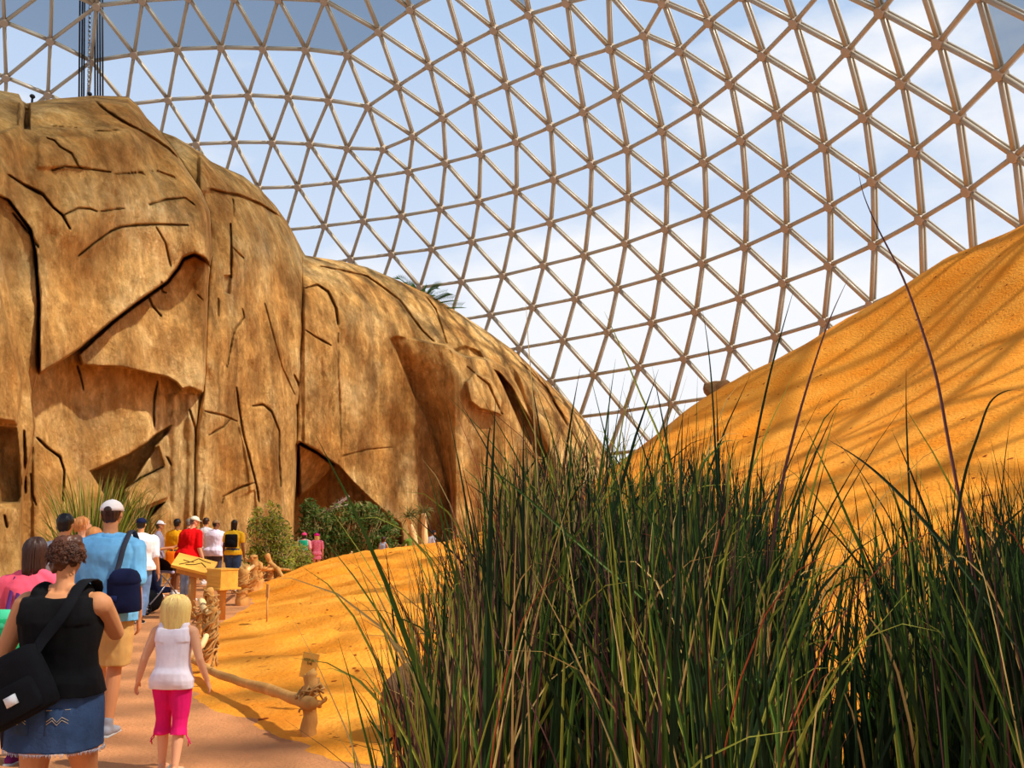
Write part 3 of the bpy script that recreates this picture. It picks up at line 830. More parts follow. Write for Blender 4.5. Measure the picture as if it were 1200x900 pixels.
    def body(s, skin, root):
        mb = MB()
        s.torso(mb, .465, .825, 0, .96)
        for sd in (-1, 1):
            mb.ell(s.sh[sd] + Vector((-sd * .012, 0, .0)) * s.H, tuple(Vector((.036, .034, .034)) * s.H * (1 + (s.wide - 1) * .6)))
            s.limb(mb, s.sh[sd], s.el[sd], s.wr[sd], s.ARM)
            s.hand(mb, sd)
            s.limb(mb, s.hip[sd], s.kn[sd], s.an[sd], s.LEG)
            a = s.an[sd]
            s.foot(mb, sd, 0, .02)
            mb.loft([s.P(sd * .03, -.002, .825), s.P(sd * .075, -.004, .808)], [.028 * s.H, .027 * s.H], n=10)   # shoulder slope
        s.head(mb)
        o = remesh(mb, 'body', skin, root, s.vox, 2)
        c, R, h = s.headframe()
        for sd in (-1, 1):
            eb = MB(); eb.ell(c + R @ Vector((sd * .125 * h, .335 * h, .06 * h)), (.042 * h, .03 * h, .022 * h), 8, 6, R)
            eb.build('eye', eye_m, o)
        return o
    def foot(s, mb, sd, off, sole=0):
        a = s.an[sd]; H = s.H
        hl = a + Vector((0, -.025, -.022)) * H; hl.z = max(hl.z, .018 * H)
        z0 = a.z - .027 * H
        pts = [Vector((a.x, a.y - .030 * H, z0 + .002 * H)), Vector((a.x, a.y + .005 * H, z0 + .004 * H)), Vector((a.x + sd * .003 * H, a.y + .05 * H, z0 - .002 * H)), Vector((a.x + sd * .006 * H, a.y + .092 * H, z0 - .006 * H))]
        mb.loft(pts, [(.018 * H + off, .018 * H + off), (.021 * H + off, .022 * H + off), (.026 * H + off, .017 * H + off), (.021 * H + off, .011 * H + off)], side=(1, 0, 0), n=12)
        mb.loft([a + Vector((0, 0, .02)) * H, Vector((a.x, a.y, z0 + .005 * H))], [.021 * H + off, .021 * H + off], n=10)
    def shoes(s, m, root, flat=False):
        for sd in (-1, 1):
            mb = MB()
            a = s.an[sd]; H = s.H
            if flat:   # flip-flop: thin sole and strap
                mb.box((a.x + sd * .003 * H, a.y + .033 * H, a.z - .048 * H + .008), (.052 * H, .155 * H, .014))
                mb.tube([Vector((a.x - .02 * H, a.y + .03 * H, a.z - .03 * H)), Vector((a.x, a.y + .05 * H, a.z - .008 * H)), Vector((a.x + .02 * H, a.y + .03 * H, a.z - .03 * H))], .004)
                mb.build('flip_flop', m, root)
                continue
            s.foot(mb, sd, .006)
            o = remesh(mb, 'shoe', m, root, .009, 2)
            sb = MB(); sb.loft([Vector((a.x, a.y - .045 * H, a.z - .043 * H)), Vector((a.x, a.y + .02 * H, a.z - .043 * H)), Vector((a.x + sd * .005 * H, a.y + .10 * H, a.z - .043 * H))], [(.022 * H, .008 * H), (.026 * H, .008 * H), (.026 * H, .007 * H)], side=(1, 0, 0), n=10)
            sb.build('sole', sole_m, o)
    def wrinkle(s, amp=.006, f=14, seed=0):
        def fn(co, no):
            w = amp * fbm(co[:, 0] * f, co[:, 1] * f, co[:, 2] * f * .55 + seed * 7.3, 3, seed)
            w += amp * .8 * vnoise(co[:, 0] * f * .5 + co[:, 2] * f * .9, co[:, 1] * f * .5, co[:, 2] * f * .4 + seed, seed + 3)
            return w
        return fn
    def shirt(s, m, root, hem=.50, sleeve=.42, name='shirt', off=.010, loose=.0, seed=0, neck=True):
        mb = MB()
        s.torso(mb, hem, .832 if neck else .81, off + loose * .3, 1.0 + loose * .7, flare=.016)
        if neck:
            mb.loft([s.P(0, -.002, .815), s.P(0, 0, .838)], [.045 * s.H, .037 * s.H], n=14)
        for sd in (-1, 1):
            mb.loft([s.P(sd * .03, -.002, .826), s.P(sd * .085, -.004, .806)], [.031 * s.H, .033 * s.H], n=12)
            mb.ell(s.sh[sd] + Vector((-sd * .012, 0, 0)) * s.H, tuple(Vector((.045, .042, .044)) * s.H * (1 + (s.wide - 1) * .6)))
            a = MB(); s.limb(mb, s.sh[sd], s.el[sd], s.wr[sd], [x + .010 + loose * .05 for x in (.034, .031, .026, .022, .017)] if s.wide < 1.1 else [x + .012 for x in s.ARM], 0, sleeve)
        return remesh(mb, name, m, root, s.vox, 1, s.wrinkle(.0045 * s.H, 13, seed))
    def tank(s, m, root, hem=.49, seed=0, strap=.055, name='tank_top', off=.008):
        mb = MB()
        s.torso(mb, hem, .745, off, 1.0, flare=.010)
        zs = [.735, .755, .775, .795, .812]
        w = 1 + (s.wide - 1) * .8
        mb.loft([s.P(0, -.004, z) for z in zs], [((rx * w + off) * s.H, (interp(TZ, TRY[s.sex], z) * w + off) * s.H) for z, rx in zip(zs, [interp(TZ, TRX[s.sex], .735),   .090, .086, .084, .080])], side=(1, 0, 0), n=24, cap=False, square=.32)
        for sd in (-1, 1):
            mb.ell(s.P(sd * strap, -.004, .815), (.032 * s.H, .047 * s.H * w, .043 * s.H), 14, 10)
        return remesh(mb, name, m, root, s.vox, 2, s.wrinkle(.003 * s.H, 11, seed))
    def trousers(s, m, root, upto=.95, top=.60, off=.012, name='trousers', seed=0, flare=0.0):
        mb = MB()
        s.torso(mb, .47, top, off * .7, 1.0)
        for sd in (-1, 1):
            P = []; R = []
            a, b, c = s.hip[sd], s.kn[sd], s.an[sd]
            for t in np.linspace(0, upto, 8):
                q = t * 2; p = a.lerp(b, q) if q <= 1 else b.lerp(c, q - 1)
                P.append(p); R.append((interp([0, .25, .5, .7, 1], s.LEG, t) * (1 if t < .5 else 1.0) + off + flare * t + (.006 if t > .6 else 0)) * s.H)
            mb.loft(P, R, n=14, cap=False)
        return remesh(mb, name, m, root, s.vox, 1, s.wrinkle(.004 * s.H, 12, seed + 5))
    def skirt(s, m, root, top=.575, hem=.36, name='skirt', flare=1.08, seed=0):
        mb = MB(); pts = []; rr = []
        for t in np.linspace(0, 1, 8):
            z = top + (hem - top) * t
            zz = max(z, .53)
            rx = interp(TZ, TRX[s.sex], zz) * s.wide; ry = interp(TZ, TRY[s.sex], zz) * s.wide
            k = 1 + (flare - 1) * t * .8
            pts.append(s.P(0, -.006, z)); rr.append(((rx * k + .010) * s.H, (ry * k + .012) * s.H))
        mb.loft(pts, rr, side=(1, 0, 0), n=20, cap=False, square=.1)
        return remesh(mb, name, m, root, s.vox, 1, s.wrinkle(.003 * s.H, 9, seed))
    def cap(s, m, root, brim=1, back=False, brim_m=None, yaw=0):
        c, R, h = s.headframe()
        mb = MB(); vs = []; n = 20; fs = []
        K_ = 7
        for j in range(K_):
            a = pi / 2 * j / (K_ - 1) * .98
            for k in range(n):
                b = 2 * pi * k / n
                vs.append(c + R @ Vector((.395 * h * cos(b) * cos(a), -.05 * h + .455 * h * sin(b) * cos(a), .15 * h + .385 * h * sin(a))))
        for j in range(K_ - 1):
            for k in range(n): fs.append((j * n + k, j * n + (k + 1) % n, (j + 1) * n + (k + 1) % n, (j + 1) * n + k))
        fs.append(tuple((K_ - 1) * n + k for k in range(n)))
        vs2 = [c + (v - c) * .95 for v in vs]; o_ = len(vs)
        fs2 = [tuple(i + o_ for i in f[::-1]) for f in fs]
        for k in range(n): fs2.append((k, o_ + k, o_ + (k + 1) % n, (k + 1) % n))
        mb.add(vs + vs2, fs + fs2)
        mb.ell(c + R @ Vector((0, -.05 * h, .54 * h)), (.02 * h, .02 * h, .015 * h), 8, 5)
        o = mb.build('cap', m, root)
        if brim:
            bb = MB(); bv = []; N = 11
            Ry = R @ Matrix.Rotation(yaw, 3, 'Z')
            for i in range(N):
                t = -1 + 2 * i / (N - 1); b = pi / 2 - t * 1.05
                for rr_, dz in ((1.0, 0), (1.5 if abs(t) < .99 else 1.1, -.05)):
                    q = 1.0 if rr_ == 1.0 else 1 + .52 * (1 - t * t) ** .5 + .02
                    for w in (0, .03):
                        bv.append(c + Ry @ Vector((.365 * h * cos(b) * (q if rr_ > 1 else 1) ** .4, -.03 * h + .43 * h * sin(b) * q, (.18 + dz * (1 - t * t) - .05 * t * t + w) * h)))
            bf = []
            for i in range(N - 1):
                a = i * 4; b = a + 4
                bf += [(a, a + 2, b + 2, b), (a + 1, b + 1, b + 3, a + 3), (a + 2, a + 3, b + 3, b + 2), (a, b, b + 1, a + 1)]
            bf += [(0, 1, 3, 2), ((N - 1) * 4, (N - 1) * 4 + 2, (N - 1) * 4 + 3, (N - 1) * 4 + 1)]
            bb.add(bv, bf); bb.build('cap_brim', brim_m or m, o)
        return o
    def hair_cap(s, m, root, length=0.0, width=1.0, strands=0, strand_r=.0035, curly=False, seed=1, name='hair', low=-.12, thick=1.0):
        """hair shell over crown and back, with locks falling to `length` below the ears (in heads)"""
        rng = random.Random(seed)
        c, R, h = s.headframe()
        mb = MB()
        mb.ell(c + R @ Vector((0, -.075 * h - (.03 * h if thick < .9 else 0), (.145 if thick > .9 else .08) * h)), (.365 * h * width, .405 * h * (1 if thick > .9 else .92), .385 * h * thick), 18, 12, R)
        mb.ell(c + R @ Vector((0, -.16 * h, low * h + .02 * h)), (.32 * h * width, .27 * h, .28 * h), 16, 10, R)
        if length > 0:
            pts = [c + R @ Vector((0, -.12 * h, 0)), c + R @ Vector((0, -.20 * h, -.25 * h)), c + R @ Vector((0, -.22 * h, -length * .6 * h)), c + R @ Vector((0, -.20 * h, -length * h))]
            mb.loft(pts, [(.37 * h * width, .24 * h), (.37 * h * width, .20 * h), (.34 * h * width, .15 * h), (.27 * h * width, .08 * h)], side=R @ Vector((1, 0, 0)), n=16)
        def fn(co, no):
            if curly: return .10 * h * fbm(co[:, 0] * 26, co[:, 1] * 26, co[:, 2] * 26, 3, seed)
            ang = np.arctan2(co[:, 1] - c.y, co[:, 0] - c.x)
            return .035 * h * vnoise(ang * 9, co[:, 2] * 4, co[:, 2] * 0, seed) + .02 * h * vnoise(ang * 25, co[:, 2] * 5, co[:, 2] * 0, seed + 1)
        o = remesh(mb, name, m, root, .008 if s.vox < .011 else .012, 2, fn)
        if strands:
            sb = MB()
            for i in range(strands):
                if curly:
                    a = rng.uniform(0, 2 * pi); z = rng.uniform(-.35, 1)
                    rxy = sqrt(max(0, 1 - z * z))
                    p = Vector((.37 * h * rxy * cos(a) * width, -.10 * h + .40 * h * rxy * sin(a), .10 * h + .39 * h * z))
                    if p.y > .2 * h and p.z < .28 * h: continue
                    nn = p.normalized(); t1 = nn.orthogonal().normalized(); t2 = nn.cross(t1)
                    rr_ = rng.uniform(.03, .055) * h; ph = rng.uniform(0, 6.28); drop = rng.uniform(.05, .14) * h
                    pts = [c + R @ (p + nn * (.01 * h + .012 * h * k) + (t1 * cos(ph + k * 1.1) + t2 * sin(ph + k * 1.1)) * rr_ + Vector((0, 0, -drop * k / 7))) for k in range(8)]
                    sb.tube(pts, strand_r, n=4, r2=strand_r * .4)
                else:
                    a = rng.uniform(-pi * 1.12, pi * .12)   # around the back, ear to ear
                    top = rng.uniform(.05, .5)
                    cr_ = Vector((rng.uniform(-.05, .05) * h, rng.uniform(-.1, .12) * h, .53 * h))
                    ex = Vector((.385 * h * cos(a) * width, -.08 * h + .42 * h * sin(a), .1 * h))
                    endz = -(length if length > 0 else .25) * h * rng.uniform(.85, 1.08)
                    ln = []
                    for k in range(9):
                        t = k / 8
                        if t < .5:
                            q = t * 2 * pi / 2
                            p = Vector((cr_.x + (ex.x - cr_.x) * sin(q), cr_.y + (ex.y - cr_.y) * sin(q), ex.z + (cr_.z - ex.z) * cos(q)))
                        else:
                            q = (t - .5) * 2
                            p = Vector((ex.x * (1 - .10 * q) + rng.uniform(-.01, .01) * h, ex.y * (1 - .05 * q), ex.z + (endz - ex.z) * q))
                        ln.append(c + R @ p)
                    sb.tube(ln, strand_r, n=4, r2=strand_r * .5)
            sb.build('locks', m, o)
        return o
def place(name_label, px, D, yaw, group=None, z=None, py=645):
    p = at(px, py, D)
    g = slope(D) if z is None else z
    return empty('person', (p.x, D, g), yaw, label=name_label, cat='person', group=group)

def strap(mb, pts, w=.04, t=.006, side=None):
    P = [Vector(p) for p in pts]
    # smooth it
    out = []
    for i in range(len(P) - 1):
        p0 = P[max(0, i - 1)]; p1 = P[i]; p2 = P[i + 1]; p3 = P[min(len(P) - 1, i + 2)]
        for k in range(4):
            q = k / 4
            out.append(.5 * ((2 * p1) + (p2 - p0) * q + (2 * p0 - 5 * p1 + 4 * p2 - p3) * q * q + (3 * p1 - p0 - 3 * p2 + p3) * q ** 3))
    out.append(P[-1])
    mb.loft(out, [(w / 2, t / 2)] * len(out), side=side, n=8, cap=False, square=.5)
def soft_box(mb, c, s, R=None, sq=.35, n=16):
    c = Vector(c); R = R or Matrix.Identity(3)
    z = [-.5, -.46, -.25, 0, .25, .46, .5]; k = [.86, .97, 1, 1, .98, .94, .82]
    mb.loft([c + R @ Vector((0, 0, q * s[2])) for q in z], [(s[0] / 2 * a, s[1] / 2 * a) for a in k], side=R @ Vector((1, 0, 0)), n=n, cap=False, square=sq)

blond = mat('blond_hair', lin((255, 206, 124)), .45, 30, .22, spec=.4, stretch=(1, 1, .1)); dk_brown = mat('dark_brown_hair', lin((62, 34, 22)), .45, 30, .3, spec=.4, stretch=(1, 1, .1))
curl_br = mat('curly_brown_hair', lin((84, 46, 26)), .45, 20, .4, spec=.4); black_h = mat('black_hair', lin((24, 18, 16)), .4, 20, .3, spec=.4)
ginger = mat('strawberry_hair', lin((214, 140, 74)), .5, 20, .2, spec=.4); grey_h = mat('grey_hair', lin((120, 108, 96)), .6, 20, .25)

# man in the blue polo
p = place('tall man in light blue polo shirt, tan shorts and white cap, back turned', 125, 8.1, radians(3), py=700)
B = Body(1.83, 'm', .93, larm=((.03, -.02, -.165), (-.005, .05, -.145)), rarm=((.022, -.02, -.168), (-.004, .06, -.14)), lleg=(.13, .01), rleg=(-.055, .0), vox=.008)
B.body(SKIN['tan'], p); B.shirt(cloth('light_blue_polo', (118, 186, 232)), p, hem=.475, sleeve=.42, name='polo_shirt', loose=.05, seed=2)
_c = MB(); _c.loft([B.P(0, 0, .825), B.P(0, .001, .848)], [(.045 * 1.8, .043 * 1.8), (.038 * 1.8, .038 * 1.8)], n=16, cap=False); _c.build('collar', MATS['light_blue_polo'], p)
B.trousers(cloth('tan_chino', (206, 158, 92)), p, upto=.50, top=.53, off=.024, name='shorts', flare=.02, seed=3)
B.shoes(shoe_g, p); B.hair_cap(dk_brown, p, low=-.06, thick=.7, width=.93); _cp = B.cap(cloth('white_cap', (236, 226, 222)), p)
_c0, _R, _h = B.headframe(); mb = MB(); mb.ell(_c0 + _R @ Vector((0, -.455 * _h, .17 * _h)), (.15 * _h, .06 * _h, .13 * _h)); mb.build('cap_opening', dk_brown, _cp, label='dark hair in the opening at the back of the cap')
# navy shoulder bag
bp_ = empty('shoulder_bag', p.location, p.rotation_euler.z, label='navy blue shoulder bag hanging on the back of the man in light blue', cat='bag')
mb = MB(); bc = B.P(.118, -.118, .595) + Vector((0, -.03, 0)); soft_box(mb, bc, (.245, .15, .28), Matrix.Rotation(radians(-6), 3, 'Y')); mb.build('bag_body', navy_m, bp_)
mb = MB(); mb.loft([bc + Vector((0, -.005, .10)), bc + Vector((0, -.005, .15))], [(.122, .078), (.108, .065)], side=(1, 0, 0), n=16, square=.35); mb.build('flap', navy_m, bp_)
mb = MB(); mb.box(bc + Vector((-.07, -.078, -.03)), (.08, .006, .05)); mb.build('patch', cloth('dark_patch', (30, 38, 80)), bp_)
mb = MB(); strap(mb, [bc + Vector((-.08, .0, .12)), B.P(.082, -.108, .72), B.P(.092, -.085, .80), B.P(.098, .0, .862), B.P(.11, .09, .76)], .045, .010, side=(1, 0, 0)); mb.build('strap', mat('grey_webbing', lin((52, 54, 66)), .8), bp_)

# woman in the black tank top
p = place('woman in black tank top and frayed denim miniskirt, short curly brown hair', 71, 4.95, radians(-4), py=760)
B = Body(1.60, 'f', 1.20, larm=((.06, -.01, -.165), (-.01, .15, -.03)), rarm=((-.012, .135, -.10), (-.08, .10, .02)), lleg=(-.05, 0), rleg=(.08, .02), vox=.007)
B.body(SKIN['tan'], p); B.tank(cloth('black_jersey', (16, 15, 17), na=.3), p, hem=.528, strap=.060, off=.016)
sk = B.skirt(denim_d, p, top=.55, hem=.372, name='denim_skirt', flare=1.12)
# frayed hem, pockets with pale stitching
mb = MB(); rng = random.Random(3)
for i in range(260):
    a = 2 * pi * i / 260; rx, ry = (.101 * 1.20 * 1.10 + .012) * 1.60, (.076 * 1.20 * 1.10 + .014) * 1.60
    q = Vector((rx * cos(a), ry * sin(a) - .01, .372 * 1.60 + .004)); mb.tube([q, q + Vector((rng.uniform(-.006, .006), rng.uniform(-.004, .004), -rng.uniform(.008, .022)))], .0012, n=3)
mb.build('frayed_hem', cloth('frayed_thread', (196, 206, 222)), sk, label='pale frayed hem')
stitch = mat('pale_stitching', lin((190, 176, 150)), .8)
for sx_ in (-.095, .095):
    mb = MB(); mb2 = MB()
    def on(x, z, o=.0):
        rx, ry = (.100 * 1.20 + .012) * 1.60, (.076 * 1.20 + .015) * 1.60
        return Vector((x, -.0096 - ry * sqrt(max(.05, 1 - (abs(x) / rx) ** 2.5)) - o, z))
    vs = [on(sx_ + x * .055, .80 + z, .004) for z in (.0, -.06, -.12) for x in (-1, 0, 1)]
    vs2 = [v + Vector((0, .012, 0)) for v in vs]
    mb.add(vs + vs2, [(0, 1, 4, 3), (1, 2, 5, 4), (3, 4, 7, 6), (4, 5, 8, 7), (0, 9, 10, 1), (1, 10, 11, 2), (2, 11, 14, 5), (5, 14, 17, 8), (8, 17, 16, 7), (7, 16, 15, 6), (6, 15, 12, 3), (3, 12, 9, 0)])
    po = mb.build('back_pocket', denim_d, sk)
    mb2.tube([on(sx_ + x, .80 - .055 + z, .008) for x, z in ((-.045, 0), (-.02, .018), (0, -.004), (.02, .018), (.045, 0))], .0022, n=4)
    mb2.tube([on(sx_ + x, .80 - .068 + z, .008) for x, z in ((-.045, 0), (-.02, .018), (0, -.004), (.02, .018), (.045, 0))], .0022, n=4)
    mb2.tube([on(sx_ - .05, .795, .006), on(sx_ + .05, .795, .006)], .002, n=4)
    mb2.build('stitching', stitch, po)
B.shoes(brown_s, p)
B.hair_cap(curl_br, p, curly=True, strands=520, strand_r=.0032, width=1.0, low=-.08, thick=1.03, seed=5)
bp_ = empty('messenger_bag', p.location, p.rotation_euler.z, label='black messenger bag slung across the back of the woman in black', cat='bag')
mb = MB(); Rb = Matrix.Rotation(radians(-28), 3, 'Y'); bc = B.P(-.062, -.150, .56); soft_box(mb, bc, (.38, .12, .30), Rb, .4); mb.build('bag_body', black_m, bp_)
mb = MB(); soft_box(mb, bc + Rb @ Vector((.02, -.045, -.06)), (.26, .06, .15), Rb, .4); mb.build('front_pocket', black_m, bp_)
mb = MB(); mb.box(bc + Rb @ Vector((.03, -.082, -.055)), (.055, .012, .045), Rb); o_ = mb.build('tag', white_m, bp_, label='white square tag')
mb = MB(); strap(mb, [bc + Rb @ Vector((.15, -.02, .08)), B.P(.012, -.125, .70), B.P(.055, -.108, .765), B.P(.082, -.045, .858), B.P(.08, .05, .84), B.P(.0, .11, .70), B.P(-.12, .12, .64)], .06, .010, side=(1, 0, 0)); mb.build('strap', black_m, bp_)

# the small girl
p = place('small blond girl in white sleeveless top and hot pink capris walking away', 203, 6.9, radians(0), py=780)
B = Body(1.16, 'k', 1.0, larm=((.055, -.02, -.155), (.045, .04, -.13)), rarm=((.05, -.02, -.155), (.035, .05, -.13)), lleg=(.03, .0), rleg=(-.05, .0), vox=.006)
B.body(SKIN['fair'], p); B.tank(cloth('white_cotton', (238, 226, 236)), p, hem=.47, strap=.058, off=.014, name='sleeveless_top')
tr = B.trousers(cloth('hot_pink_cotton', (226, 28, 108)), p, upto=.66, top=.50, off=.012, name='capris', seed=6)
for sd in (-1, 1):
    mb = MB(); q = B.kn[sd].lerp(B.an[sd], .32) + Vector((sd * .055, 0, 0)); mb.tube([q, q + Vector((sd * .02, -.01, -.03)), q + Vector((sd * .015, 0, -.07))], .004); mb.tube([q, q + Vector((sd * .012, .02, -.03)), q + Vector((sd * .03, 0, -.055))], .004); mb.build('drawstring', MATS['hot_pink_cotton'], tr)
B.shoes(cloth('grey_flip_flop', (120, 130, 130)), p, flat=True)
B.hair_cap(blond, p, length=.78, width=1.38, strands=520, strand_r=.0036, seed=9)

# others ahead on the path
p = place('woman in coral pink t-shirt with long dark hair at the left edge', 37, 7.1, radians(0), py=700)
B = Body(1.55, 'f', 1.05, lleg=(.02, 0), rleg=(-.02, 0)); B.body(SKIN['fair'], p); B.shirt(cloth('coral_pink_cotton', (244, 92, 116)), p, hem=.50, sleeve=.3, seed=8)
B.trousers(cloth('black_trousers', (28, 22, 30)), p, name='trousers', off=.02); B.shoes(cloth('plum_shoe', (120, 34, 96)), p); B.hair_cap(dk_brown, p, length=.85, width=1.05, strands=220, seed=4)
bp_ = empty('shoulder_bag', p.location, 0, label='green shoulder bag with purple straps at the left edge', cat='bag')
mb = MB(); bc = B.P(-.055, -.13, .565); soft_box(mb, bc, (.26, .15, .26), None, .15); mb.build('bag_body', cloth('green_canvas', (30, 148, 92)), bp_)
mb = MB(); mb.loft([bc + Vector((0, 0, .08)), bc + Vector((0, 0, .14))], [(.135, .08), (.11, .06)], side=(1, 0, 0), n=14); mb.build('flap', cloth('teal_canvas', (70, 190, 140)), bp_)
for dx in (-.02, .03):
    mb = MB(); strap(mb, [bc + Vector((dx + .05, -.03, .12)), B.P(-.04 + dx / 1.55, -.095, .72), B.P(-.045 + dx / 1.55, -.05, .80), B.P(-.05 + dx / 1.55, .01, .846), B.P(-.06, .06, .78)], .03, .008, side=(1, 0, 0)); mb.build('strap', cloth('purple_webbing', (84, 40, 96)), bp_)

p = place('man in light grey t-shirt with short dark hair beside the blue polo man', 74, 9.9, radians(-5))
B = Body(1.73, 'm', 1.08, vox=.011); B.body(SKIN['tan'], p); B.shirt(cloth('light_grey_cotton', (186, 184, 190)), p, sleeve=.4, seed=12, loose=.05); B.trousers(cloth('charcoal_trousers', (60, 60, 66)), p); B.shoes(shoe_d, p); B.hair_cap(black_h, p, low=-.1)
p = place('woman with tied-up strawberry blond hair in white, looking right', 96, 11.6, radians(-55))
B = Body(1.70, 'f', 1.0, vox=.011, head_pitch=-.2); B.body(SKIN['fair'], p); B.shirt(cloth('white_shirt', (236, 232, 234)), p, seed=14); B.trousers(denim, p, name='jeans'); B.shoes(shoe_w, p); h_ = B.hair_cap(ginger, p, strands=60, seed=3, low=-.0)
c, R, hh = B.headframe(); mb = MB(); mb.ell(c + R @ Vector((0, -.40 * hh, .33 * hh)), (.16 * hh, .15 * hh, .15 * hh)); mb.build('hair_bun', ginger, h_)
p = place('person mostly hidden in front of the blue polo man, light brown hair and bare legs', 109, 9.6, radians(8))
B = Body(1.60, 'f', .95, vox=.011, lleg=(.05, 0), rleg=(-.08, 0)); B.body(SKIN['tan'], p); B.shirt(cloth('beige_cotton', (206, 190, 166)), p, seed=15); B.trousers(cloth('khaki_cotton', (170, 148, 110)), p, upto=.42, name='shorts'); B.shoes(brown_s, p); B.hair_cap(ginger, p, low=-.1)
p = place('man in white t-shirt, blue jeans and navy cap stepping forward', 164, 16.3, radians(4))
B = Body(1.68, 'm', 1.12, vox=.011, lleg=(.10, .0), rleg=(-.08, .0)); B.body(SKIN['tan'], p); B.shirt(cloth('white_tee', (244, 242, 246)), p, sleeve=.45, loose=.07, seed=17); B.trousers(denim, p, name='jeans', off=.016); B.shoes(shoe_d, p); B.hair_cap(black_h, p, low=-.1, thick=.7, width=.93); B.cap(navy_m, p)
p = place('woman in white sun visor and mauve-grey t-shirt facing right, jeans', 185, 21.5, radians(-80))
B = Body(1.62, 'f', 1.0, vox=.011, larm=((.02, .03, -.17), (-.02, .13, .02)), rarm=((.02, .03, -.17), (-.02, .13, .02))); B.body(SKIN['tan'], p); B.shirt(cloth('mauve_grey_cotton', (150, 140, 158)), p, seed=19); B.trousers(denim_d, p, name='jeans'); B.shoes(shoe_w, p); B.hair_cap(dk_brown, p, length=.35, thick=.7, width=.93); B.cap(cloth('white_visor', (238, 236, 240)), p)
p = place('man in amber yellow t-shirt with short black hair, bare legs', 206, 22.0, radians(-20))
B = Body(1.66, 'm', 1.0, vox=.011, larm=((.04, .03, -.16), (-.02, .10, -.10)), lleg=(0.03, 0), rleg=(-.03, 0)); B.body(SKIN['brown'], p); B.shirt(cloth('amber_cotton', (250, 172, 20)), p, sleeve=.45, seed=20); B.trousers(cloth('olive_shorts', (90, 84, 60)), p, upto=.5, name='shorts', off=.02); B.shoes(shoe_w, p); B.hair_cap(black_h, p, low=-.1)
bp_ = empty('tote_bag', (at(203, 600, 21.3).x, 21.3, 0), 0, label='bright orange bag carried between the amber and red shirts', cat='bag')
mb = MB(); soft_box(mb, (0, 0, .80), (.24, .12, .32), None, .1); mb.build('bag_body', cloth('orange_plastic', (255, 118, 10)), bp_)
mb = MB(); mb.tube([(-.06, 0, .92), (-.03, 0, 1.03), (.03, 0, 1.03), (.06, 0, .92)], .008); mb.build('handle', cloth('orange_plastic', (255, 118, 10)), bp_)
p = place('man in bright red polo shirt and beige cap, light jeans, facing right', 221, 20.6, radians(-35))
B = Body(1.72, 'm', 1.20, lean=.12, vox=.011, head_yaw=-.7, head_pitch=.15, larm=((.03, -.03, -.165), (0, .02, -.15))); B.body(SKIN['fair'], p); B.shirt(cloth('red_polo', (232, 12, 16)), p, sleeve=.45, hem=.47, seed=22, loose=.05, name='polo_shirt'); B.trousers(mat('light_denim', lin((150, 170, 202)), .9, 7, .25), p, name='jeans', off=.016); B.shoes(shoe_w, p); B.hair_cap(grey_h, p, low=-.1, thick=.7, width=.93); B.cap(cloth('beige_cap', (224, 214, 188)), p)
p = place('person with short grey hair, only the head showing behind the red shirt', 220, 23.8, radians(-20))
B = Body(1.66, 'f', 1.0, vox=.012); B.body(SKIN['fair'], p); B.shirt(cloth('taupe_cotton', (150, 130, 110)), p, seed=23); B.trousers(cloth('charcoal_trousers', (60, 60, 66)), p); B.shoes(shoe_d, p); B.hair_cap(grey_h, p, low=-.1)
p = place('man in white t-shirt and camouflage shorts right behind the red-shirted man', 240, 25.6, radians(-25))
B = Body(1.68, 'm', 1.0, vox=.012, lleg=(.05, 0), rleg=(-.05, 0)); B.body(SKIN['tan'], p); B.shirt(cloth('white_tee', (244, 242, 246)), p, sleeve=.45, seed=24); B.trousers(mat('camouflage', lin((120, 104, 66)), .9, 9, .2, col2=lin((60, 50, 34))), p, upto=.55, name='shorts', off=.02); B.shoes(shoe_w, p); B.hair_cap(dk_brown, p)
p = place('boy in oversized white t-shirt and brown cap, grey shorts, looking right', 251.5, 24.6, radians(-15))
B = Body(1.62, 'm', .95, vox=.012, head_yaw=-.8, larm=((.04, -.01, -.17), (0, .05, -.15))); B.body(SKIN['brown'], p); B.shirt(cloth('lilac_white_tee', (238, 226, 244)), p, sleeve=.55, hem=.46, loose=.14, seed=25); B.trousers(cloth('grey_shorts', (84, 74, 82)), p, upto=.6, name='shorts', off=.024); B.shoes(shoe_w, p); B.hair_cap(black_h, p, low=-.1, thick=.7, width=.93); B.cap(mat('brown_camouflage_cap', lin((150, 118, 80)), .9, 40, .4), p)
p = place('woman in mustard yellow t-shirt with long black hair and jeans', 273.5, 23.4, radians(0))
B = Body(1.63, 'f', 1.02, vox=.011, lleg=(.03, 0), rleg=(-.03, 0)); B.body(SKIN['brown'], p); B.shirt(cloth('mustard_cotton', (238, 186, 40)), p, sleeve=.28, seed=26); B.trousers(denim_d, p, upto=.78, name='capri_jeans', off=.018); B.shoes(shoe_w, p); B.hair_cap(black_h, p, length=.95, width=.95)
bp_ = empty('backpack', p.location, 0, label='small black backpack on the woman in mustard yellow', cat='backpack')
mb = MB(); soft_box(mb, B.P(-.008, -.105, .70), (.29, .15, .30), None, .2); mb.build('bag_body', black_m, bp_)
mb = MB(); mb.ell(B.P(-.008, -.155, .675), (.10, .03, .07)); mb.build('front_pocket', black_m, bp_)
for dx in (-.05, .05):
    mb = MB(); strap(mb, [B.P(dx, -.07, .76), B.P(dx * 1.1, -.03, .82), B.P(dx * 1.2, .01, .85), B.P(dx * 1.3, .055, .80)], .03, .01, side=(1, 0, 0)); mb.build('strap', black_m, bp_)

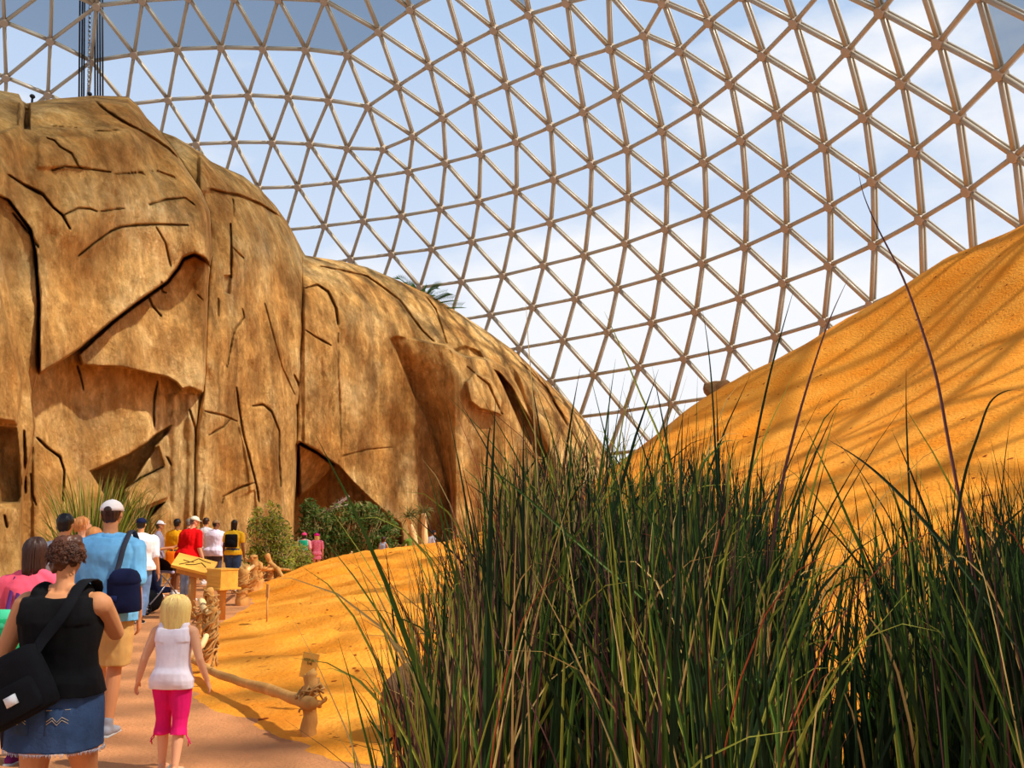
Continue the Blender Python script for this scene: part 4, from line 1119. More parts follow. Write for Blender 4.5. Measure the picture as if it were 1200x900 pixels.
# stroller beside the man in jeans
st = empty('stroller', (at(184, 690, 18.0).x, 18.0, 0), radians(-35), label='dark folding stroller with a pale canopy edge pushed along the path', cat='stroller')
mt_ = mat('grey_metal_tube', lin((150, 150, 158)), .35, metal=.8)
mb = MB()
for sx_ in (-.24, .24):
    mb.tube([(sx_, -.5, 1.0), (sx_, -.38, .92), (sx_, .05, .55), (sx_, .42, .10)], .013, n=8); mb.tube([(sx_, .10, .62), (sx_, -.12, .35), (sx_, -.38, .10)], .013, n=8)
mb.tube([(-.24, -.5, 1.0), (.24, -.5, 1.0)], .016, n=8); mb.tube([(-.24, -.12, .35), (.24, -.12, .35)], .011)
mb.build('frame', mt_, st)
mb = MB(); Rb = Matrix.Rotation(radians(-25), 3, 'X'); soft_box(mb, (0, 0, .40), (.42, .40, .10)); soft_box(mb, (0, -.20, .62), (.42, .08, .50), Matrix.Rotation(radians(20), 3, 'X')); mb.build('seat', navy_m, st)
mb = MB(); pts = []
vs = []; fs = []
for i in range(9):
    a = pi * .05 + pi * .62 * i / 8
    for k in range(7):
        x = -.23 + .46 * k / 6; bul = 1 - .12 * (abs(x) / .23) ** 2
        vs.append((x, -.14 + .34 * cos(a) * bul, .66 + .34 * sin(a) * bul))
for i in range(8):
    for k in range(6): fs.append((i * 7 + k, i * 7 + k + 1, (i + 1) * 7 + k + 1, (i + 1) * 7 + k))
vs2 = [(x * .97, (y + .14) * .96 - .14, (z - .66) * .96 + .66) for x, y, z in vs]
mb.add(vs + vs2, fs + [tuple(q + 63 for q in f[::-1]) for f in fs]); cn = mb.build('canopy', cloth('dark_plum_canvas', (34, 20, 34)), st)
mb = MB(); mb.tube([vs[k] for k in range(7)], .03, n=8); mb.build('canopy_edge', cloth('lavender_canvas', (206, 190, 220)), cn, label='lavender canopy edge')
for sx_ in (-.26, .26):
    for y_ in (-.38, .42):
        mb = MB(); ring = [(sx_, y_ + .085 * cos(a), .10 + .085 * sin(a)) for a in [2 * pi * k / 16 for k in range(17)]]; mb.tube(ring, .018, n=8); w_ = mb.build('wheel', black_m, st)
        mb = MB()
        for k in range(5): mb.tube([(sx_, y_, .10), (sx_, y_ + .08 * cos(k * 1.257), .10 + .08 * sin(k * 1.257))], .006)
        mb.tube([(sx_ - .02, y_, .10), (sx_ + .02, y_, .10)], .02, n=8); mb.build('spokes', mt_, w_)
mb = MB(); mb.loft([(0, -.15, .16), (0, -.15, .30)], [(.19, .17), (.21, .2)], side=(1, 0, 0), n=14, square=.3); mb.build('basket', black_m, st)

# far group beyond the ridge
p = place('child with teal backpack and black shorts by the low log', 356, 32.0, radians(5), z=-.2)
B = Body(1.40, 'k', 1.05, vox=.012); B.body(SKIN['fair'], p); B.shirt(cloth('pale_pink_cotton', (240, 170, 170)), p, seed=30); B.trousers(black_m, p, upto=.5, name='shorts', off=.02); B.shoes(shoe_w, p); B.hair_cap(dk_brown, p, thick=.7, width=.93); B.cap(cloth('rose_cap', (236, 70, 130)), p)
bp_ = empty('backpack', p.location, 0, label='teal green backpack on the child by the log', cat='backpack')
mb = MB(); soft_box(mb, B.P(0, -.10, .70), (.30, .17, .36), None, .15); mb.build('bag_body', cloth('teal_nylon', (30, 168, 128)), bp_)
for dx in (-.05, .05):
    mb = MB(); strap(mb, [B.P(dx, -.07, .76), B.P(dx * 1.1, -.03, .83), B.P(dx * 1.2, .01, .85), B.P(dx * 1.3, .055, .80)], .03, .01, side=(1, 0, 0)); mb.build('strap', cloth('teal_nylon', (30, 168, 128)), bp_)
p = place('child in hot pink cap and floral pink dress with blond hair', 371, 32.4, radians(15), z=-.21)
B = Body(1.38, 'k', 1.0, vox=.012); B.body(SKIN['fair'], p); B.shirt(mat('pink_floral_cotton', lin((240, 150, 160)), .9, 30, .2, col2=lin((225, 60, 110))), p, seed=31, hem=.5); B.skirt(MATS['pink_floral_cotton'], p, top=.6, hem=.40, flare=1.3); B.shoes(brown_s, p); B.hair_cap(blond, p, length=.6, thick=.7, width=.95); B.cap(cloth('hot_pink_cap', (235, 20, 140)), p)
p = place('girl in pale blue tank top half hidden by the sand ridge', 449, 34.0, radians(-30), z=-.28)
B = Body(1.32, 'k', .95, vox=.012, rarm=((.06, .03, -.15), (.10, .05, -.08))); B.body(SKIN['tan'], p); B.tank(cloth('pale_blue_cotton', (186, 204, 232)), p, hem=.50); B.trousers(denim_d, p, upto=.5, name='shorts'); B.shoes(shoe_w, p); B.hair_cap(dk_brown, p)
p = place('person in white shirt with dark bag bending forward behind the spiky plant', 500, 36.0, radians(-60), z=-.33)
B = Body(1.62, 'm', 1.0, vox=.012, lean=.45); B.body(SKIN['fair'], p); B.shirt(cloth('white_shirt', (236, 232, 234)), p, seed=33); B.trousers(cloth('charcoal_trousers', (60, 60, 66)), p); B.shoes(shoe_d, p); B.hair_cap(black_h, p)
p = place('person in lime green top stooping left of the spiky plant trunks', 482, 36.6, radians(20), z=-.33)
B = Body(1.50, 'f', 1.0, vox=.012, lean=.35, larm=((.08, .08, -.13), (.06, .10, .02))); B.body(SKIN['tan'], p); B.shirt(cloth('lime_cotton', (138, 168, 66)), p, seed=34); B.trousers(denim_d, p); B.shoes(shoe_w, p); B.hair_cap(ginger, p)
p = place('person in a small red cap beyond the ridge', 531, 37.2, radians(-60), z=-.33)
B = Body(1.50, 'f', 1.0, vox=.012); B.body(SKIN['tan'], p); B.shirt(cloth('rust_cotton', (176, 92, 60)), p, seed=35); B.trousers(cloth('charcoal_trousers', (60, 60, 66)), p); B.shoes(shoe_d, p); B.hair_cap(dk_brown, p, thick=.7, width=.93); B.cap(cloth('red_cap', (220, 40, 50)), p)
# ------------------------------------------------------------------ rocks standing alone
def boulder(name, c, r, seed, m, rz=0, flat=.25, **k):
    mb = MB(); mb.ell((0, 0, 0), (1, 1, 1), 44, 30)
    V_ = np.array(mb.v); rng = np.random.default_rng(seed)
    for _ in range(13):          # plane cuts give it facets
        n_ = rng.normal(size=3); n_ /= np.linalg.norm(n_); d = V_ @ n_; lim = rng.uniform(.62, .9)
        V_ = V_ - np.outer(np.maximum(d - lim, 0) * .9, n_)
    nn = .07 * fbm(V_[:, 0] * 1.8, V_[:, 1] * 1.8, V_[:, 2] * 1.8, 4, seed); V_ = V_ * (1 + nn[:, None]) * np.array(r)
    mb.v = V_.tolist()
    return mb.build(name, m, None, loc=c, rz=rz, **k)
gb = mat('brown_boulder', lin((150, 112, 72)), .9, 2.5, .35, .03, 9, spec=.1)
p = at(842, 452, 31.2); boulder('boulder', (p.x, p.y, p.z - .12), (.62, .5, .42), 4, gb, label='small grey-brown boulder perched on the crest of the sand dune', cat='rock')
p = at(486, 826, 7.7); boulder('boulder', (p.x, p.y, .22), (.26, .25, .37), 9, gb, label='brown boulder at the foot of the dune behind the left end of the reeds', cat='rock')
for i, (px, py, D, s_) in enumerate([(181, 655, 25.8, .5), (203, 668, 25.6, .5)]):
    p = at(px, py, D)

# ------------------------------------------------------------------ wood and fence
wood_m = mat('dry_branch_wood', lin((206, 150, 82)), .85, 3, .3, .012, 22, spec=.1, stretch=(1, 1, .35))
pale_w = mat('bleached_branch_wood', lin((232, 196, 138)), .85, 3, .2, .008, 22, spec=.1)
board_m = mat('varnished_pine', lin((232, 172, 66)), .5, 2.2, .16, .002, 40, spec=.35, stretch=(1, 6, 6))
rope_m = mat('dry_vine', lin((186, 138, 78)), .9, 20, .3)
dark_ink = mat('dark_engraving', lin((88, 60, 22)), .8)
def branch(mb, pts, r, r2=None, seed=0, n=10, knob=.18):
    rng = random.Random(seed); P = [Vector(p) for p in pts]; out = []; rad = []
    r2 = r if r2 is None else r2
    M = len(P) - 1
    for i in range(M):
        for k in range(5):
            q = k / 5; p0 = P[max(0, i - 1)]; p1 = P[i]; p2 = P[i + 1]; p3 = P[min(M, i + 2)]
            out.append(.5 * ((2 * p1) + (p2 - p0) * q + (2 * p0 - 5 * p1 + 4 * p2 - p3) * q * q + (3 * p1 - p0 - 3 * p2 + p3) * q ** 3))
    out.append(P[-1])
    for i in range(len(out)):
        t = i / (len(out) - 1); rad.append((r + (r2 - r) * t) * (1 + rng.uniform(-knob, knob)))
    out = [o + Vector((rng.uniform(-1, 1), rng.uniform(-1, 1), rng.uniform(-1, 1))) * r * .15 for o in out]
    mb.loft(out, rad, n=n, cap=False)
def vine(mb, c, R, z0, z1, turns, r, seed):
    rng = random.Random(seed); a0 = rng.uniform(0, 6.28); P = []
    for i in range(int(turns * 8) + 4):
        t = i / (turns * 8 + 3); a = a0 + t * turns * 2 * pi
        rr = R * (1.0 + .75 * rng.random()); P.append(Vector((c[0] + rr * cos(a), c[1] + rr * sin(a), z0 + (z1 - z0) * t + rng.uniform(-.05, .05))))
    mb.tube(P, r, n=5)
def post(px, pyb, pyt, D, r, label, seed, lean=(0, 0), vines=0, knots=2, m=wood_m, vz=(0.4, .95)):
    b = at(px, pyb, D); t = at(px, pyt, D); h = t.z - b.z; gz0 = min(b.z, gz(b.x, D)) - .08
    e_ = empty('fence_post', (b.x, D, gz0), 0, label=label, cat='post')
    mb = MB(); H = t.z - gz0
    branch(mb, [(0, 0, 0), (lean[0] * .4, lean[1] * .4, H * .4), (lean[0] * .8, lean[1] * .8, H * .75), (lean[0], lean[1], H)], r * 1.1, r * .85, seed, 12, .12)
    mb.build('trunk', m, e_)
    rng = random.Random(seed + 5)
    for k in range(knots):
        mb = MB(); z = H * rng.uniform(.45, .9); a = rng.uniform(-2.8, 2.8) if k else (pi if rng.random() < .5 else 0)
        d = Vector((cos(a), sin(a) * .6, rng.uniform(.1, .7)))
        s0 = Vector((lean[0] * z / H, lean[1] * z / H, z))
        branch(mb, [s0, s0 + d * r * 1.5, s0 + d * r * 2.3 + Vector((0, 0, r * .6))], r * .45, r * .2, seed + k, 8); mb.build('branch_stub', m, e_)
    for k in range(vines):
        mb = MB(); vine(mb, (lean[0] * .6, lean[1] * .6), r * 1.1, H * vz[0], H * vz[1], rng.uniform(.8, 2.2), .008 + .005 * rng.random(), seed * 10 + k); mb.build('vine', rope_m, e_)
    return e_
post(362, 853, 788, 7.95, .058, 'round fence post at the path bend beside the keep off sign', 3, lean=(.0, 0), vines=3, knots=1, vz=(.55, .85))
post(243, 788, 712, 11.0, .05, 'vine-wrapped gnarled fence post right of the girl in white', 5, lean=(.03, 0), vines=12, knots=3, vz=(.25, 1.0))
post(236, 738, 703, 14.8, .085, 'short thick fence post with vine, behind the vine-wrapped one', 7, lean=(.05, 0), vines=4, knots=2)
post(249, 738, 690, 14.2, .06, 'crooked branching fence post in front of the wooden box', 11, lean=(-.06, 0), vines=5, knots=4)
post(283, 694, 668, 19.5, .12, 'knobbly tree stump post right of the wooden box', 13, lean=(.05, 0), vines=3, knots=5)
post(297, 684, 652, 22.3, .09, 'tall thin fence post near the airy shrub', 17, vines=1, knots=2)
post(303, 684, 660, 22.6, .10, 'shorter fence post touching the tall thin one near the airy shrub', 19, vines=1, knots=1)
def rail(pts, r, r2, label, seed, m=wood_m, name='fence_rail', stubs=()):
    mb = MB(); P = [at(*p) for p in pts]; o = P[0].copy()
    branch(mb, [q - o for q in P], r, r2, seed, 12, .10)
    for (t, d, l) in stubs:
        s0 = P[0].lerp(P[-1], t) - o; branch(mb, [s0, s0 + Vector(d) * l * .6, s0 + Vector(d) * l], r * .6, r * .3, seed + 3, 8)
    return mb.build(name, m, None, loc=o, label=label, cat='rail')
rail([(214, 768, 11.2), (240, 781, 10.6), (258, 791, 9.9), (300, 804, 9.0), (335, 815, 8.35), (367, 825, 7.72)], .034, .048, 'long round rail log running low from the vine-wrapped post to the keep off post', 4, stubs=[(.3, (.2, 0, 1), .09)])
rail([(219, 772, 10.6), (228, 765, 10.6), (238, 754, 10.7), (242, 745, 10.8)], .035, .03, 'pale bare branch leaning on the vine-wrapped post', 6, pale_w, 'branch')
rail([(236, 704, 14.6), (241, 718, 13.8), (245, 728, 12.6), (243, 740, 11.3)], .05, .04, 'bowed branch joining the two vine-tied posts behind the girl', 8, pale_w, 'branch')
rail([(283, 672, 19.5), (290, 668, 20.5), (297, 663, 22)], .05, .04, 'pale stick linking the stump post and the tall thin post', 9, pale_w)
rail([(303, 668, 22.8), (325, 667, 25), (343, 668, 27.5)], .04, .035, 'thin upper rail behind the airy shrub', 10)
rail([(313, 650, 24.5), (317, 660, 24.5), (325, 667, 24.3), (331, 676, 24)], .07, .05, 'dark bent branch rising beside the airy shrub', 12, wood_m, 'branch')
rail([(359, 672, 26.3), (380, 664, 26.4), (398, 660, 26.5), (412, 655, 26.8)], .085, .06, 'fallen pale log lying on the ridge of the dune', 14, pale_w, 'log', stubs=[(.9, (.5, 0, .9), .25)])
post(317, 680, 667, 24.8, .08, 'low square-cut post under the thin upper rail', 23, knots=0)

def text_mesh(s, size, depth=.002):
    c_ = bpy.data.curves.new('t', 'FONT'); c_.body = s; c_.size = size; c_.extrude = depth; c_.align_x = 'CENTER'; c_.align_y = 'CENTER'; c_.space_line = .95
    o = bpy.data.objects.new('t', c_); COL.objects.link(o)
    me = bpy.data.meshes.new_from_object(o.evaluated_get(bpy.context.evaluated_depsgraph_get()))
    bpy.data.objects.remove(o); return me
# keep off sign
p = at(363, 780, 8.8)
sg = empty('keep_off_sign', (p.x, p.y, p.z), radians(-24), label='small slanted wooden sign reading KEEP OFF THE behind the round post', cat='sign')
mb = MB(); mb.box((0, 0, 0), (.165, .018, .21)); o_ = mb.build('sign_panel', board_m, sg, smooth=False); o_.rotation_euler = (radians(-8), radians(6), 0)
me = text_mesh('KEEP OFF\nTHE', .030); me.materials.append(dark_ink); t_ = bpy.data.objects.new('lettering', me); COL.objects.link(t_); t_.parent = o_; t_.location = (0, -.0105, .030); t_.rotation_euler = (pi / 2, 0, 0)
mb = MB(); mb.box((0, .02, -.30), (.03, .02, .5)); mb.build('stake', wood_m, sg, smooth=False)
# small stake sign
p = at(313, 716, 15.2); zt = at(311, 700, 15.2).z; g0 = gz(p.x, 15.2)
sg = empty('stake_sign', (p.x, p.y, g0), radians(-60), label='little wooden marker on a thin stake in the raked sand', cat='sign')
hS = at(311, 685, 15.2).z - g0
mb = MB(); mb.box((0, 0, hS - .09), (.12, .02, .19)); mb.build('sign_panel', wood_m, sg, smooth=False)
mb = MB(); mb.tube([(0, .0, -.1), (0.0, 0, hS - .12)], .014); mb.build('stake', wood_m, sg)
# reading table sign
p = at(224, 721, 17.0)
lt = empty('information_lectern', (p.x, p.y, 0), radians(8), label='wooden information lectern with a slanted engraved board on a round post', cat='sign')
ht = at(226, 668, 17.0).z
mb = MB(); mb.loft([(0, 0, -.05), (0, 0, ht)], [.065, .06], n=12, cap=False); mb.build('post', wood_m, lt)
mb = MB(); Rb = Matrix.Rotation(radians(14), 3, 'Y') @ Matrix.Rotation(radians(24), 3, 'X')
cB = Vector((.02, 0, ht + .09)); mb.box(cB, (.66, .46, .05), Rb); o_ = mb.build('slanted_board', board_m, lt, smooth=False)
mb = MB(); mb.box(Vector((.02, .02, ht + .01)), (.52, .34, .10), Rb); mb.build('bracket', wood_m, lt, smooth=False)
me_ = MB()
for a_, b_ in (((-.22, -.16), (.02, .18)), ((-.2, .02), (-.02, .02)), ((-.12, -.12), (.10, .06)), ((.02, .18), (.24, .12)), ((.10, .06), (.2, -.05))):
    A_ = cB + Rb @ Vector((a_[0], a_[1], .028)); B_ = cB + Rb @ Vector((b_[0], b_[1], .028)); me_.tube([A_, (A_ + B_) / 2 + Rb @ Vector((.02, -.02, 0)), B_], .010, n=5)
me_.build('engraving', dark_ink, o_)
# box sign
p = at(259, 722, 16.8)
bx = empty('wooden_box', (p.x, p.y, 0), radians(-38), label='yellow wooden box with a ribbed front standing on a round post', cat='box')
hb = at(259, 690, 16.8).z; hw = at(259, 668, 16.8).z
mb = MB(); mb.loft([(0, 0, -.05), (0, 0, hb - .06), (0, 0, hb)], [.07, .07, .12], n=12, cap=False); mb.build('post', wood_m, bx)
mb = MB(); mb.box((0, 0, (hb + hw) / 2 + .01), (.38, .34, hw - hb)); mb.build('box_body', board_m, bx, smooth=False)
mb = MB(); mb.box((0, 0, hb + .01), (.46, .42, .03)); mb.build('base_board', board_m, bx, smooth=False)
mb = MB(); mb.box((0, 0, hw + .015), (.40, .36, .02)); mb.build('lid', board_m, bx, smooth=False)
for k in range(4):
    mb = MB(); mb.box((0, -.175, hb + .07 + k * .05), (.30, .014, .022)); mb.build('slat', board_m, bx, smooth=False)

# ------------------------------------------------------------------ cables at the far left
cab = mat('black_cable', lin((36, 36, 42)), .5)
for k, px in enumerate((92, 95, 97.5, 111, 114, 117, 120)):
    a = at(px + .5, 128, 47); b = at(px + 2 if px < 100 else px, -30, 47)
    mb = MB(); mb.tube([Vector((0, 0, 0)), b - a], .045, n=6); mb.build('cable', cab, None, loc=a, label='thin black cable hanging in the bundle behind the high rock', cat='cable', group='hanging black cables')
a = at(103, 128, 46.8); b = at(106, -30, 46.8); mb = MB(); d = b - a
for k in range(30):
    mb.loft([d * (k / 30), d * ((k + .7) / 30)], [.06, .06], n=8, cap=False)
mb.build('duct', mat('silver_duct', lin((170, 172, 178)), .35, metal=.6), None, loc=a, label='segmented silver tube hanging among the black cables', cat='duct')
for k, (px, py, D) in enumerate(((38, 113, 26.0), (105, 110, 28))):
    p = at(px, py, D); e_ = empty('floodlight', p, label=('tiny dark floodlight in the gap on the rock rim at far left', 'tiny dark floodlight on the rock rim below the cables')[k], cat='lamp')
    mb = MB(); mb.ell((0, 0, 0), (.07, .09, .06), 10, 8); mb.build('housing', cab, e_); mb = MB(); mb.tube([(0, 0, -.05), (0, 0, -.5)], .03); mb.build('bracket', cab, e_)

# ------------------------------------------------------------------ shrubs
def leafmat(name, c, c2, tr=.25):
    m_ = mat(name, lin(c), .7, 3.0, .3, spec=.2, col2=lin(c2)); nt = m_.node_tree
    b = nt.nodes['Principled BSDF']; out = [n for n in nt.nodes if n.type == 'OUTPUT_MATERIAL'][0]
    t_ = nt.nodes.new('ShaderNodeBsdfTranslucent'); x_ = nt.nodes.new('ShaderNodeMixShader'); x_.inputs[0].default_value = tr
    src = b.inputs['Base Color'].links[0].from_socket if b.inputs['Base Color'].links else None
    if src: nt.links.new(src, t_.inputs[0])
    nt.links.new(b.outputs[0], x_.inputs[1]); nt.links.new(t_.outputs[0], x_.inputs[2]); nt.links.new(x_.outputs[0], out.inputs[0])
    return m_
olive = leafmat('olive_leaves', (120, 128, 48), (78, 96, 34)); bushg = leafmat('bush_leaves', (92, 120, 48), (60, 92, 34)); yellg = leafmat('yellow_green_leaves', (176, 178, 62), (128, 140, 46)); twig = mat('pale_twigs', lin((196, 160, 104)), .9)
greyg = leafmat('dry_grey_leaves', (168, 152, 96), (128, 124, 70))
def shrub(px, pyb, D, blobs, nleaf, lsize, mats_, label, seed, ntwig=60, z=None, name='shrub'):
    """blobs = (px, py, half width px, half height px)"""
    rng = random.Random(seed); b = at(px, pyb, D); z0 = slope(D) if z is None else z
    e_ = empty(name, (b.x, D, z0), label=label, cat='shrub'); o = Vector((b.x, D, z0))
    mbs = [MB() for _ in mats_]; tw = MB()
    sc = D / FPX
    tot = sum(q[2] * q[3] for q in blobs)
    for (qx, qy, wx, wy) in blobs:
        c = at(qx, qy, D) - o; r = Vector((wx * sc, min(wx, wy * 1.5) * sc * .8, wy * sc))
        tips = []
        for k in range(max(3, int(ntwig * wx * wy / tot))):
            d = Vector((rng.gauss(0, 1), rng.gauss(0, 1), rng.gauss(0.3, 1))).normalized()
            t = c + Vector((d.x * r.x, d.y * r.y, d.z * r.z)) * rng.uniform(.6, 1.05)
            root = Vector((c.x * .5 + rng.uniform(-.1, .1), 0, 0)); mid = root.lerp(t, .55) + Vector((rng.uniform(-.1, .1), rng.uniform(-.1, .1), rng.uniform(0, .15)))
            tw.tube([root, mid, t], .016, n=4, r2=.004); tips.append((mid, t))
        for k in range(int(nleaf * wx * wy / tot)):
            d = Vector((rng.gauss(0, 1), rng.gauss(0, 1), rng.gauss(0, 1))).normalized(); q = rng.random() ** .45
            p_ = c + Vector((d.x * r.x, d.y * r.y, d.z * r.z)) * q * (1 + .18 * noise.noise(Vector((d.x * 3 + seed, d.y * 3, d.z * 3))))
            if p_.z < .02: continue
            if noise.noise(p_ * 2.2 + Vector((seed, 0, 0))) < -.22: continue
            n1 = Vector((rng.gauss(0, 1), rng.gauss(0, 1), rng.gauss(0, 1))).normalized(); n2 = n1.orthogonal().normalized(); s_ = lsize * rng.uniform(.6, 1.4)
            mm = rng.choices(range(len(mats_)), [3, 1.2, 1][:len(mats_)])[0]
            mbs[mm].add([p_ - n1 * s_, p_ + n2 * s_ * .32, p_ + n1 * s_, p_ - n2 * s_ * .32], [(0, 1, 2, 3)])
    tw.build('branches', twig, e_)
    for i, (mm, mt2) in enumerate(zip(mbs, mats_)): mm.build('foliage', mt2, e_, smooth=False)
    return e_
shrub(410, 655, 35.0, [(375, 625, 28, 30), (405, 622, 32, 34), (437, 622, 28, 30), (395, 645, 45, 18), (450, 632, 20, 22), (362, 600, 12, 16), (425, 603, 22, 16)], 15000, .075, [bushg, olive, greyg], 'large tangled green bush in front of the dark hollow of the cliff', 3, 160, z=-.28)
shrub(318, 672, 27.0, [(305, 630, 17, 38), (325, 640, 20, 34), (300, 658, 16, 20), (335, 655, 18, 22), (318, 612, 14, 26)], 5200, .055, [yellg, bushg, greyg], 'airy pale green shrub against the tall rock pillar', 8, 110, z=-.02)
shrub(345, 668, 29.5, [(345, 655, 22, 20), (335, 668, 20, 12)], 1800, .06, [yellg, greyg, olive], 'low yellowish shrub at the foot of the airy one', 12, 40, z=-.1)
# dry thorny branch above the bush
mb = MB(); rng = random.Random(4); A_ = at(372, 594, 35); B_ = at(409, 584, 35); o = A_.copy()
for k in range(3):
    s0 = Vector((0, 0, .0)) + Vector((k * .2, 0, -.3)); e0 = B_ - o + Vector((0, rng.uniform(-.3, .3), rng.uniform(-.25, .1)))
    mb.tube([s0, s0.lerp(e0, .5) + Vector((0, 0, .06)), e0], .018, n=5)
    for q in range(26):
        t = s0.lerp(e0, q / 26) + Vector((0, 0, .05 * sin(q / 26 * pi))); mb.tube([t, t + Vector((rng.uniform(-.06, .06), rng.uniform(-.05, .05), rng.choice((-1, 1)) * rng.uniform(.05, .11)))], .007, n=3)
mb.tube([Vector((.2, 0, -.3)), Vector((.5, .1, -1.6))], .02)
mb.build('thorny_branch', mat('grey_pink_thorns', lin((186, 160, 150)), .9), None, loc=o, label='spiny grey-pink branch sticking out above the large bush', cat='branch')

# reeds of the tuft by the cliff, on the left
def blade(mb, pts, w, side):
    """a tapering leaf folded along its midrib"""
    n = len(pts); o = len(mb.v); vs = []
    for i, p_ in enumerate(pts):
        t = i / (n - 1); ww = w * (min(1, t * 5 + .45)) * (1 - t ** 2.6) + .0006
        tan = (pts[min(n - 1, i + 1)] - pts[max(0, i - 1)]).normalized(); s_ = (side - tan * side.dot(tan)).normalized(); nn = tan.cross(s_)
        vs += [p_ - s_ * ww / 2, p_ + nn * ww * .28, p_ + s_ * ww / 2]
    fs = []
    for i in range(n - 1):
        a = i * 3; fs += [(a, a + 1, a + 4, a + 3), (a + 1, a + 2, a + 5, a + 4)]
    mb.add(vs, fs)
def curve_pts(b, t, bow, droop=0, n=8):
    """from base to tip, rising first; bow bends it sideways, droop hangs the tip"""
    c = b.lerp(t, .55) + bow; c.z = b.z + (t.z - b.z) * (.62 + droop)
    return [b * (1 - q) ** 2 + c * 2 * q * (1 - q) + t * q * q for q in [i / (n - 1) for i in range(n)]]
G1 = leafmat('reed_green', (84, 112, 40), (44, 72, 22), .14); G2 = leafmat('reed_dark_green', (38, 60, 26), (18, 34, 13), .10); G3 = leafmat('reed_yellow_green', (176, 172, 70), (134, 140, 48), .25)
G4 = leafmat('reed_straw', (226, 196, 124), (190, 150, 84), .2); G5 = mat('reed_purple_stem', lin((92, 54, 50)), .6, 3, .3); G6 = mat('reed_rust', lin((160, 74, 36)), .7, 3, .3)
def tuft(px, py_tip, D, spread, n, hvar, label, seed, mats_, wts, w=.014, z=0, name='reed_tuft'):
    rng = random.Random(seed); b0 = at(px, 640, D); mbs = [MB() for _ in mats_]; o = Vector((b0.x, D, z))
    e_ = empty(name, o, label=label, cat='reeds')
    zt = at(px, py_tip, D).z - z
    for i in range(n):
        a = rng.uniform(0, 6.28); r = spread * sqrt(rng.random()); b = Vector((r * cos(a) * .5, r * sin(a) * .4, 0))
        h = zt * rng.uniform(1 - hvar, 1.03); ln = Vector((cos(a), sin(a) * .6, 0)) * spread * rng.uniform(.1, 1.1)
        t = b + ln + Vector((0, 0, h)); mm = rng.choices(range(len(mats_)), wts)[0]
        blade(mbs[mm], curve_pts(b, t, -ln * .35, rng.uniform(0, .3)), w * rng.uniform(.6, 1.2), Vector((rng.uniform(-1, 1), rng.uniform(-1, 1), 0)).normalized())
    for mm, mt2 in zip(mbs, mats_):
        if mm.v: mm.build('blades', mt2, e_, smooth=False)
tuft(108, 553, 17.6, .8, 420, .45, 'tuft of tall olive reeds in front of the cliff, behind the grey t-shirt', 3, [yellg, olive, G4], [3, 4, 2], .03)
tuft(143, 572, 19.6, .55, 260, .5, 'lower dark olive reeds beside the cliff recess, right of the taller tuft', 4, [olive, bushg, G4], [4, 3, 1], .03)

# spiky plant with two trunks on the ridge
base = at(489, 650, 28.5); z0 = gz(base.x, 28.5) - .1
sp = empty('spiky_tree_aloe', (base.x, 28.5, z0), label='small tree with two pale trunks and spiky rosettes on the sand ridge', cat='plant')
for (pb, pt, sd_) in (((489, 640), (478, 606), 1), ((494, 640), (496, 602), 2)):
    A_ = at(pb[0], pb[1], 28.5) - Vector((base.x, 28.5, z0)); A_.z = -.05; T_ = at(pt[0], pt[1], 28.5) - Vector((base.x, 28.5, z0))
    mb = MB(); branch(mb, [A_, A_.lerp(T_, .5) + Vector((.08, 0, 0)), T_], .10, .07, sd_); tr_ = mb.build('trunk', pale_w, sp)
    rng = random.Random(sd_); mb = MB()
    for k in range(46):
        d = Vector((rng.gauss(0, 1), rng.gauss(0, 1), rng.gauss(.25, .8))).normalized(); L_ = rng.uniform(.28, .48)
        blade(mb, [T_, T_ + d * L_ * .5 + Vector((0, 0, .04)), T_ + d * L_ - Vector((0, 0, .05))], .05, d.orthogonal().normalized())
    mb.build('rosette', leafmat('aloe_leaves', (150, 138, 78), (104, 108, 58)), tr_, smooth=False)
# palm behind the outcrop
frond = leafmat('palm_leaves', (92, 128, 60), (52, 88, 36))
c0 = at(492, 356, 44.5); pe = empty('palm', (c0.x, c0.y, c0.z - 3.2), label='palm fronds showing over the crest of the rock outcrop', cat='palm')
mb = MB(); branch(mb, [(0, 0, 0), (.05, 0, 1.5), (0, 0, 3.0)], .16, .13, 2); mb.build('trunk', wood_m, pe)
rng = random.Random(6)
for k, (px, py) in enumerate(((466, 327), (475, 332), (484, 338), (530, 352), (524, 343), (512, 338), (505, 347), (494, 340), (540, 360), (455, 345))):
    t = at(px, py, 44.5 + rng.uniform(-1, 1)) - Vector((c0.x, c0.y, c0.z - 3.2)); b = Vector((0, 0, 3.0)); pts = curve_pts(b, t, Vector((0, 0, 0)), .35, 12)
    mb = MB(); mb.tube(pts, .02, n=4, r2=.006)
    for i in range(3, 12):
        for sgn in (-1, 1):
            for q in (0, .5):
                p_ = pts[i].lerp(pts[i - 1], q); tan = (pts[i] - pts[i - 1]).normalized(); sd_ = tan.cross(Vector((0, 0, 1))).normalized()
                if abs(tan.y) < .5: sd_ = (sd_ + Vector((0, 0, .5 * sgn))).normalized()
                L_ = .42 * (1 - .5 * abs(i / 12 - .5)); blade(mb, [p_, p_ + (tan * .5 + sd_ * sgn * .7 + Vector((0, 0, .3 * sgn))) * L_ * .5, p_ + (tan * .8 + sd_ * sgn * .7 + Vector((0, 0, .3 * sgn))) * L_], .05, Vector((0, .3, 1)))
    mb.build('frond', frond, pe, smooth=False)

